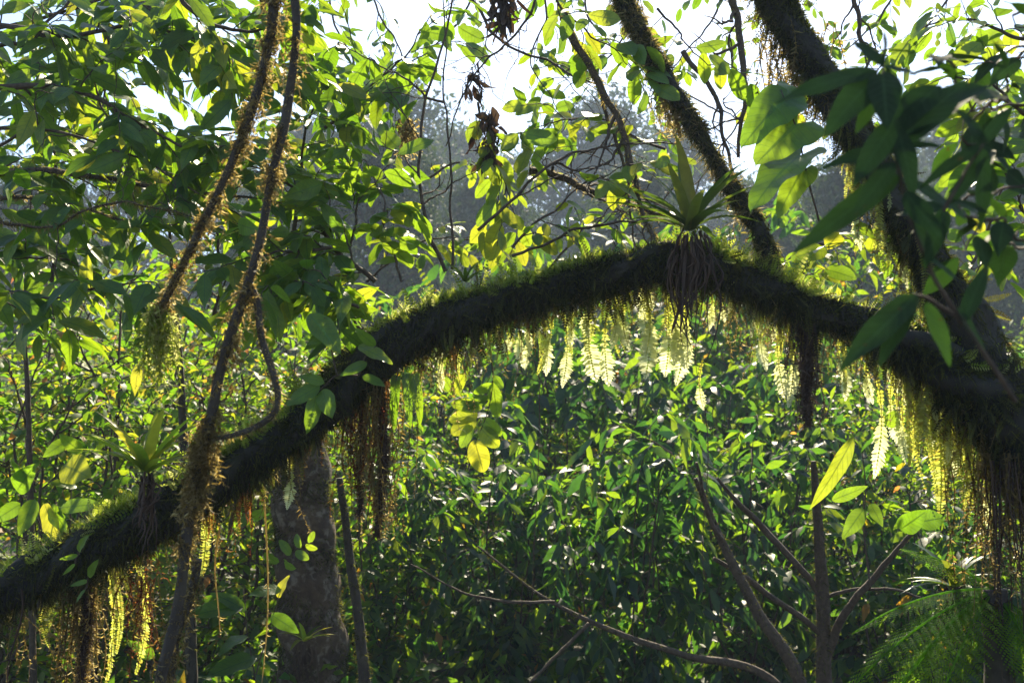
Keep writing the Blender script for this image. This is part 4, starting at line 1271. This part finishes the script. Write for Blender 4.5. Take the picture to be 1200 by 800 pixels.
plain_trunk([(560, 640, 6.30, 1.24), (640, 700, 6.30, 2.07), (720, 740, 6.20, 3.31), (800, 768, 6.10, 4.14), (910, 802, 6.00, 4.97), ground_row(1010, 5.90, 9)],
            'fallen_bough', 'low slanting bough crossing the bottom of the thicket', 'twig', sides=10, extra=[[(690, 730, 6.20, 2.48), (660, 760, 6.10, 2.07), (620, 800, 6.00, 1.66)], [(650, 705, 6.20, 2.07), (560, 700, 6.10, 1.66), (480, 660, 6.10, 0.83)]], moss=300)
plain_trunk([(398, 560, 5.6, 4), (410, 650, 5.6, 5), (420, 730, 5.6, 6), (428, 820, 5.6, 7), ground_row(440, 5.6, 9)],
            'thin_tree', 'thin dark stem standing right of the lichen covered trunk', 'bark', sides=9, moss=600)
plain_trunk([(196, 180, 6.2, .8), (200, 290, 6.2, 2), (208, 380, 6.2, 3), (213, 450, 6.2, 4), (216, 540, 6.2, 5), (222, 700, 6.2, 6), ground_row(230, 6.2, 8)], 'thin_tree', 'thin dark stem standing behind the bromeliad at left', 'bark', sides=9, moss=400)
plain_trunk([(40, 190, 6.4, .7), (33, 290, 6.4, 1.6), (28, 380, 6.4, 2.5), (32, 460, 6.4, 3), (36, 600, 6.4, 3.5), ground_row(40, 6.4, 5)], 'thin_tree', 'thin upright stem near the left edge among sunny leaves', 'twig', sides=7)

# ------------------------------------------------------------------ shrubs
def shrub_proto(h, wdt, nst, ntw, nl, L, ratio, mat, drop, prof='mid', low=.03):
    sb, lv = MB(), MB()
    for s in range(nst):
        az = 2 * math.pi * s / nst + rng.normal() * .3
        o = np.array([math.cos(az), math.sin(az), 0])
        hh = h * rng.uniform(.7, 1.05)
        ww = wdt * rng.uniform(.3, 1)
        c = Curve([o * .08, o * ww * .5 + Z * hh * .4, o * ww * .75 + Z * hh * .85, o * ww + Z * hh], [.017, .012, .008, .003], n=30, wig=.1)
        tube(sb, c, 6, .1)
        for f in np.linspace(low, 1, ntw):
            p, T, N_, B, r = c.at(np.array([f]))
            a2 = rng.random() * 6.28
            dr = unit(np.array([math.cos(a2), math.sin(a2), rng.uniform(-.1, .5)]) + T[0] * .3)
            l = wdt * rng.uniform(.3, .65)
            tc = Curve([p[0], p[0] + dr * l * .5 + Z * .03, p[0] + dr * l - Z * l * drop], [.006, .004, .002], n=14, wig=.02)
            tube(sb, tc, 4, 0, cap=False)
            sprig_leaves(lv, tc, np.linspace(.12, 1, nl), L, ratio, prof, droop=(.1, .5), down=.45)
    return sb.data('stem', M['twig']), lv.data('foliage', M[mat])

TH = [shrub_proto(3.2, 1.5, n_, w_, l_, z_, .34, 'thicket', .4) for n_, w_, l_, z_ in ((10, 15, 14, .2), (9, 14, 11, .28), (10, 15, 14, .17), (8, 13, 10, .33))]
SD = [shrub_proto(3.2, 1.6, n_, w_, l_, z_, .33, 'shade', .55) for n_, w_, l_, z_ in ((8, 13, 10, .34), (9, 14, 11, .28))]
SU = [shrub_proto(3.0, 1.3, 10, 15, 16, .105, .5, 'sunny', .15) for _ in range(3)]

def shrub(proto, px, d, s, label, name='shrub', group=None, x=None, y=None):
    p = P(px, 505, d)
    if x is None:
        x, y = p[0], p[1]
    t = thing(name, (x, y, float(H(x, y)) - .03), label, 'shrub', group)
    t.rotation_euler = (0, 0, random.uniform(0, 6.28))
    t.scale = (s, s, s * random.uniform(.92, 1.08))
    for nm, me in zip(('stem', 'foliage'), proto):
        o = bpy.data.objects.new(nm, me)
        COL.objects.link(o)
        o.parent = t
    return t

SHR = [
 (455, 8.0, .85, 'glossy shrub right of the lichen covered trunk, below the glowing hanging shoot'),
 (590, 8.3, .9, 'shaded glossy shrub straight below the leftmost white fern'),
 (735, 7.7, .85, 'dark glossy shrub at the bottom below the row of pale ferns'),
 (870, 8.4, 1.0, 'blue green shaded glossy shrub below the bromeliad and its dead leaf skirt'),
 (1050, 8.0, .95, 'shrub with lit leaves right of the slim forking tree'),
 (1190, 7.8, .95, 'shaded shrub at the right edge behind the root bundle'),
 (420, 11.3, .9, 'bright shrub seen between the moss drape and the glowing shoot'),
 (540, 11.8, .95, 'shrub with yellow spotted leaves behind the glowing hanging shoot'),
 (665, 11.5, 1.05, 'shrub in the middle distance under the broad white feather fern'),
 (800, 12.0, 1.15, 'tall shrub in the middle distance straight below the bromeliad'),
 (940, 11.6, 1.15, 'tall shaded shrub behind the slim forking tree'),
 (1080, 11.4, 1.1, 'backlit shrub behind the golden fern at right'),
 (1200, 12.0, 1.15, 'tall shrub beyond the thick right end of the limb'),
 (470, 15.5, 1.0, 'far shrub lit from behind above the glowing hanging shoot'),
 (600, 15.8, 1.1, 'far shrub lit from behind under the middle of the limb'),
 (730, 15.5, 1.2, 'far shrub seen through the row of pale ferns'),
 (860, 16.0, 1.25, 'far shrub seen through the gap right of the bromeliad'),
 (1010, 15.5, 1.25, 'far yellow green shrub behind the strap leaf plant'),
]
for i, (px, d, s, lb) in enumerate(SHR):
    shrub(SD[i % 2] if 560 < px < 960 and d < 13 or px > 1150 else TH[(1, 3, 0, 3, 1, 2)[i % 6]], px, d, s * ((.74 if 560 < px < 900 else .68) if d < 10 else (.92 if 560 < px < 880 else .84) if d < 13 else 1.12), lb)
SHL = [
 (-20, 7.4, 1.1, 'sunny small leaved shrub at the left edge above the limb'),
 (100, 7.9, 1.08, 'sunny small leaved shrub behind the broad leaf seedling'),
 (225, 8.2, 1.12, 'small leaved shrub between the long liana and the bromeliad'),
 (320, 9.2, 1.1, 'small leaved shrub just left of the lichen covered trunk'),
 (20, 11.5, 1.3, 'orange tinted shrub further back near the left edge'),
 (140, 11.8, 1.4, 'golden lit shrub further back above the yellow tuft'),
 (250, 12.0, 1.35, 'bright shrub further back between the two lianas'),
 (360, 12.5, 1.3, 'bright shrub further back behind the hooked side stem'),
 (500, 13.5, 1.25, 'bright small leaved shrub seen just above the limb at the foot of the curved vine'),
 (640, 14.5, 1.35, 'bright small leaved shrub seen just above the limb in the middle'),
 (960, 14.0, 1.35, 'bright small leaved shrub seen above the limb left of the leaning trunk'),
 (640, 9.9, .7, 'low bright small leaved shrub between the dark shrubs in the middle'),
 (980, 9.6, .8, 'low bright small leaved shrub behind the slim forking tree'),
 (500, 9.8, .75, 'low bright small leaved shrub under the glowing hanging shoot'),
 (1130, 9.6, .9, 'bright small leaved shrub behind the root bundle at right'),
]
for i, (px, d, s, lb) in enumerate(SHL):
    shrub(SU[i % 3], px, d, s, lb)

# one mass of undergrowth over the rising ground
def undergrowth(name, n, y0, y1, pw, mat, grow):
    mb = MB()
    y = y0 + (y1 - y0) * rng.random(n) ** pw
    x = (rng.random(n) - .5) * (y * 1.5 + 6)
    g = H(x, y)
    top = 1.5 + 1.1 * np.sin(x * .9 + y * .4) + .8 * np.sin(x * 2.1 - y * 1.3 + 1) + .5 * np.sin(y * 2.7 + x * .6)
    top = np.clip(top, .5, 3.6) * grow
    z = g + top * rng.random(n) ** .6
    ax = rng.normal(size=(n, 3)); ax[:, 2] -= .5
    nn = rng.normal(size=(n, 3)) * .7; nn[:, 2] += .7
    L = rng.uniform(.12, .24, n) * max(.75, .6 + .4 * grow)
    leaves(mb, np.stack([x, y, z], 1), ax, nn, L, L * .45, .2, prof='far')
    o = mb.build(name, M[mat])
    o['kind'] = 'stuff'
undergrowth('ground_cover', 36000, 5.5, 19, 1.0, 'thicket', .22)
undergrowth('undergrowth', 70000, 18, 36, 1.2, 'sunny', 1.0)
undergrowth('distant_undergrowth', 80000, 34, 88, 1.2, 'hillleaf', 1.9)

# ------------------------------------------------------------------ far trees
def far_tree_proto(h, cw, ncl, npc, L):
    tb, cr = MB(), MB()
    tube(tb, Curve([(0, 0, -.3), (0.1, 0, h * .4), (.2, .1, h * .75)], [.25, .2, .1], n=20, wig=.1), 8, .1)
    for k in range(ncl):
        a = rng.random() * 6.28
        f = rng.uniform(.12, 1)
        rad = cw * math.sqrt(rng.random()) * math.sin(min(1, (1.08 - f) * 1.6) * math.pi / 2)
        cpt = np.array([math.cos(a) * rad, math.sin(a) * rad, h * f])
        st = np.array([.1, 0, h * f * .75])
        tube(tb, Curve([st, (st + cpt) / 2 + Z * .2, cpt], [.07, .05, .02], n=10, wig=.08), 5, 0, cap=False)
        n = int(npc * rng.uniform(.5, 1.4))
        q = cpt + rng.normal(size=(n, 3)) * np.array([.8, .8, .5]) * rng.uniform(.6, 1.2)
        ax = rng.normal(size=(n, 3)); ax[:, 2] -= .4
        leaves(cr, q, ax, rng.normal(size=(n, 3)) * .6 + Z, L * rng.uniform(.7, 1.3, n), L * .45, .2, prof='far')
    return tb.data('trunk', M['bark']), cr.data('crown', M['farleaf'])

FT = [far_tree_proto(12.5, 3.8, 80, 230, .36) for _ in range(3)]
def far_tree(i, px, d, s, label):
    d, s = d * 1.75, s * 1.75
    p = P(px, 500, d)
    x, y = p[0], p[1]
    t = thing('far_tree', (x, y, float(H(x, y)) - .1), label, 'tree')
    t.scale = (s, s, s)
    t.rotation_euler = (0, 0, random.uniform(0, 6.28))
    for nm, me in zip(('trunk', 'crown'), FT[i % 3]):
        o = bpy.data.objects.new(nm, me)
        COL.objects.link(o)
        o.parent = t
FAR = [(-60, 42, .75, 'hazy tree at the far left beyond the sunny shrubs'), (40, 46, .7, 'hazy tree beyond the left canopy branches'), (150, 44, .75, 'hazy tree beyond the yellow tuft of the shorter liana'),
       (260, 48, .8, 'hazy tree beyond the two lianas'), (370, 46, .85, 'blue hazy tree at the left of the open sky'), (450, 44, .95, 'tall blue hazy tree rounded against the sky left of the curved vine'),
       (530, 50, .9, 'blue hazy tree behind the curved dark vine'), (610, 52, .85, 'faint blue tree behind the drooping yellow leaves'), (700, 47, .95, 'blue hazy tree behind the slanting dark branch'),
       (790, 50, .9, 'blue hazy tree behind the mossy upper limb'), (870, 52, .75, 'low hazy tree behind the heart shaped leaves'), (960, 50, .7, 'low hazy tree behind the foreground sapling'),
       (1060, 48, .75, 'hazy tree behind the leaning trunk'), (1150, 42, .8, 'hazy tree at the right edge behind thin leafy branches'), (1230, 46, .9, 'hazy tree just past the right edge of the photo')]
FAR += [(20, 26, .42, 'rounded tree on the near slope at the left edge, half hidden by leafy branches'), (330, 24, .4, 'rounded tree on the near slope behind the long liana'), (440, 22, .46, 'rounded green tree on the near slope left of the curved dark vine'),
        (570, 27, .44, 'rounded tree on the near slope under the drooping yellow leaves'), (745, 25, .42, 'rounded tree on the near slope behind the bromeliad'), (905, 26, .4, 'rounded tree on the near slope behind the heart shaped leaves'),
        (1010, 22, .42, 'rounded tree on the near slope behind the leaning trunk'), (1165, 24, .46, 'rounded tree on the near slope at the right edge')]
for i, (px, d, s, lb) in enumerate(FAR):
    far_tree(i, px, d, s, lb)
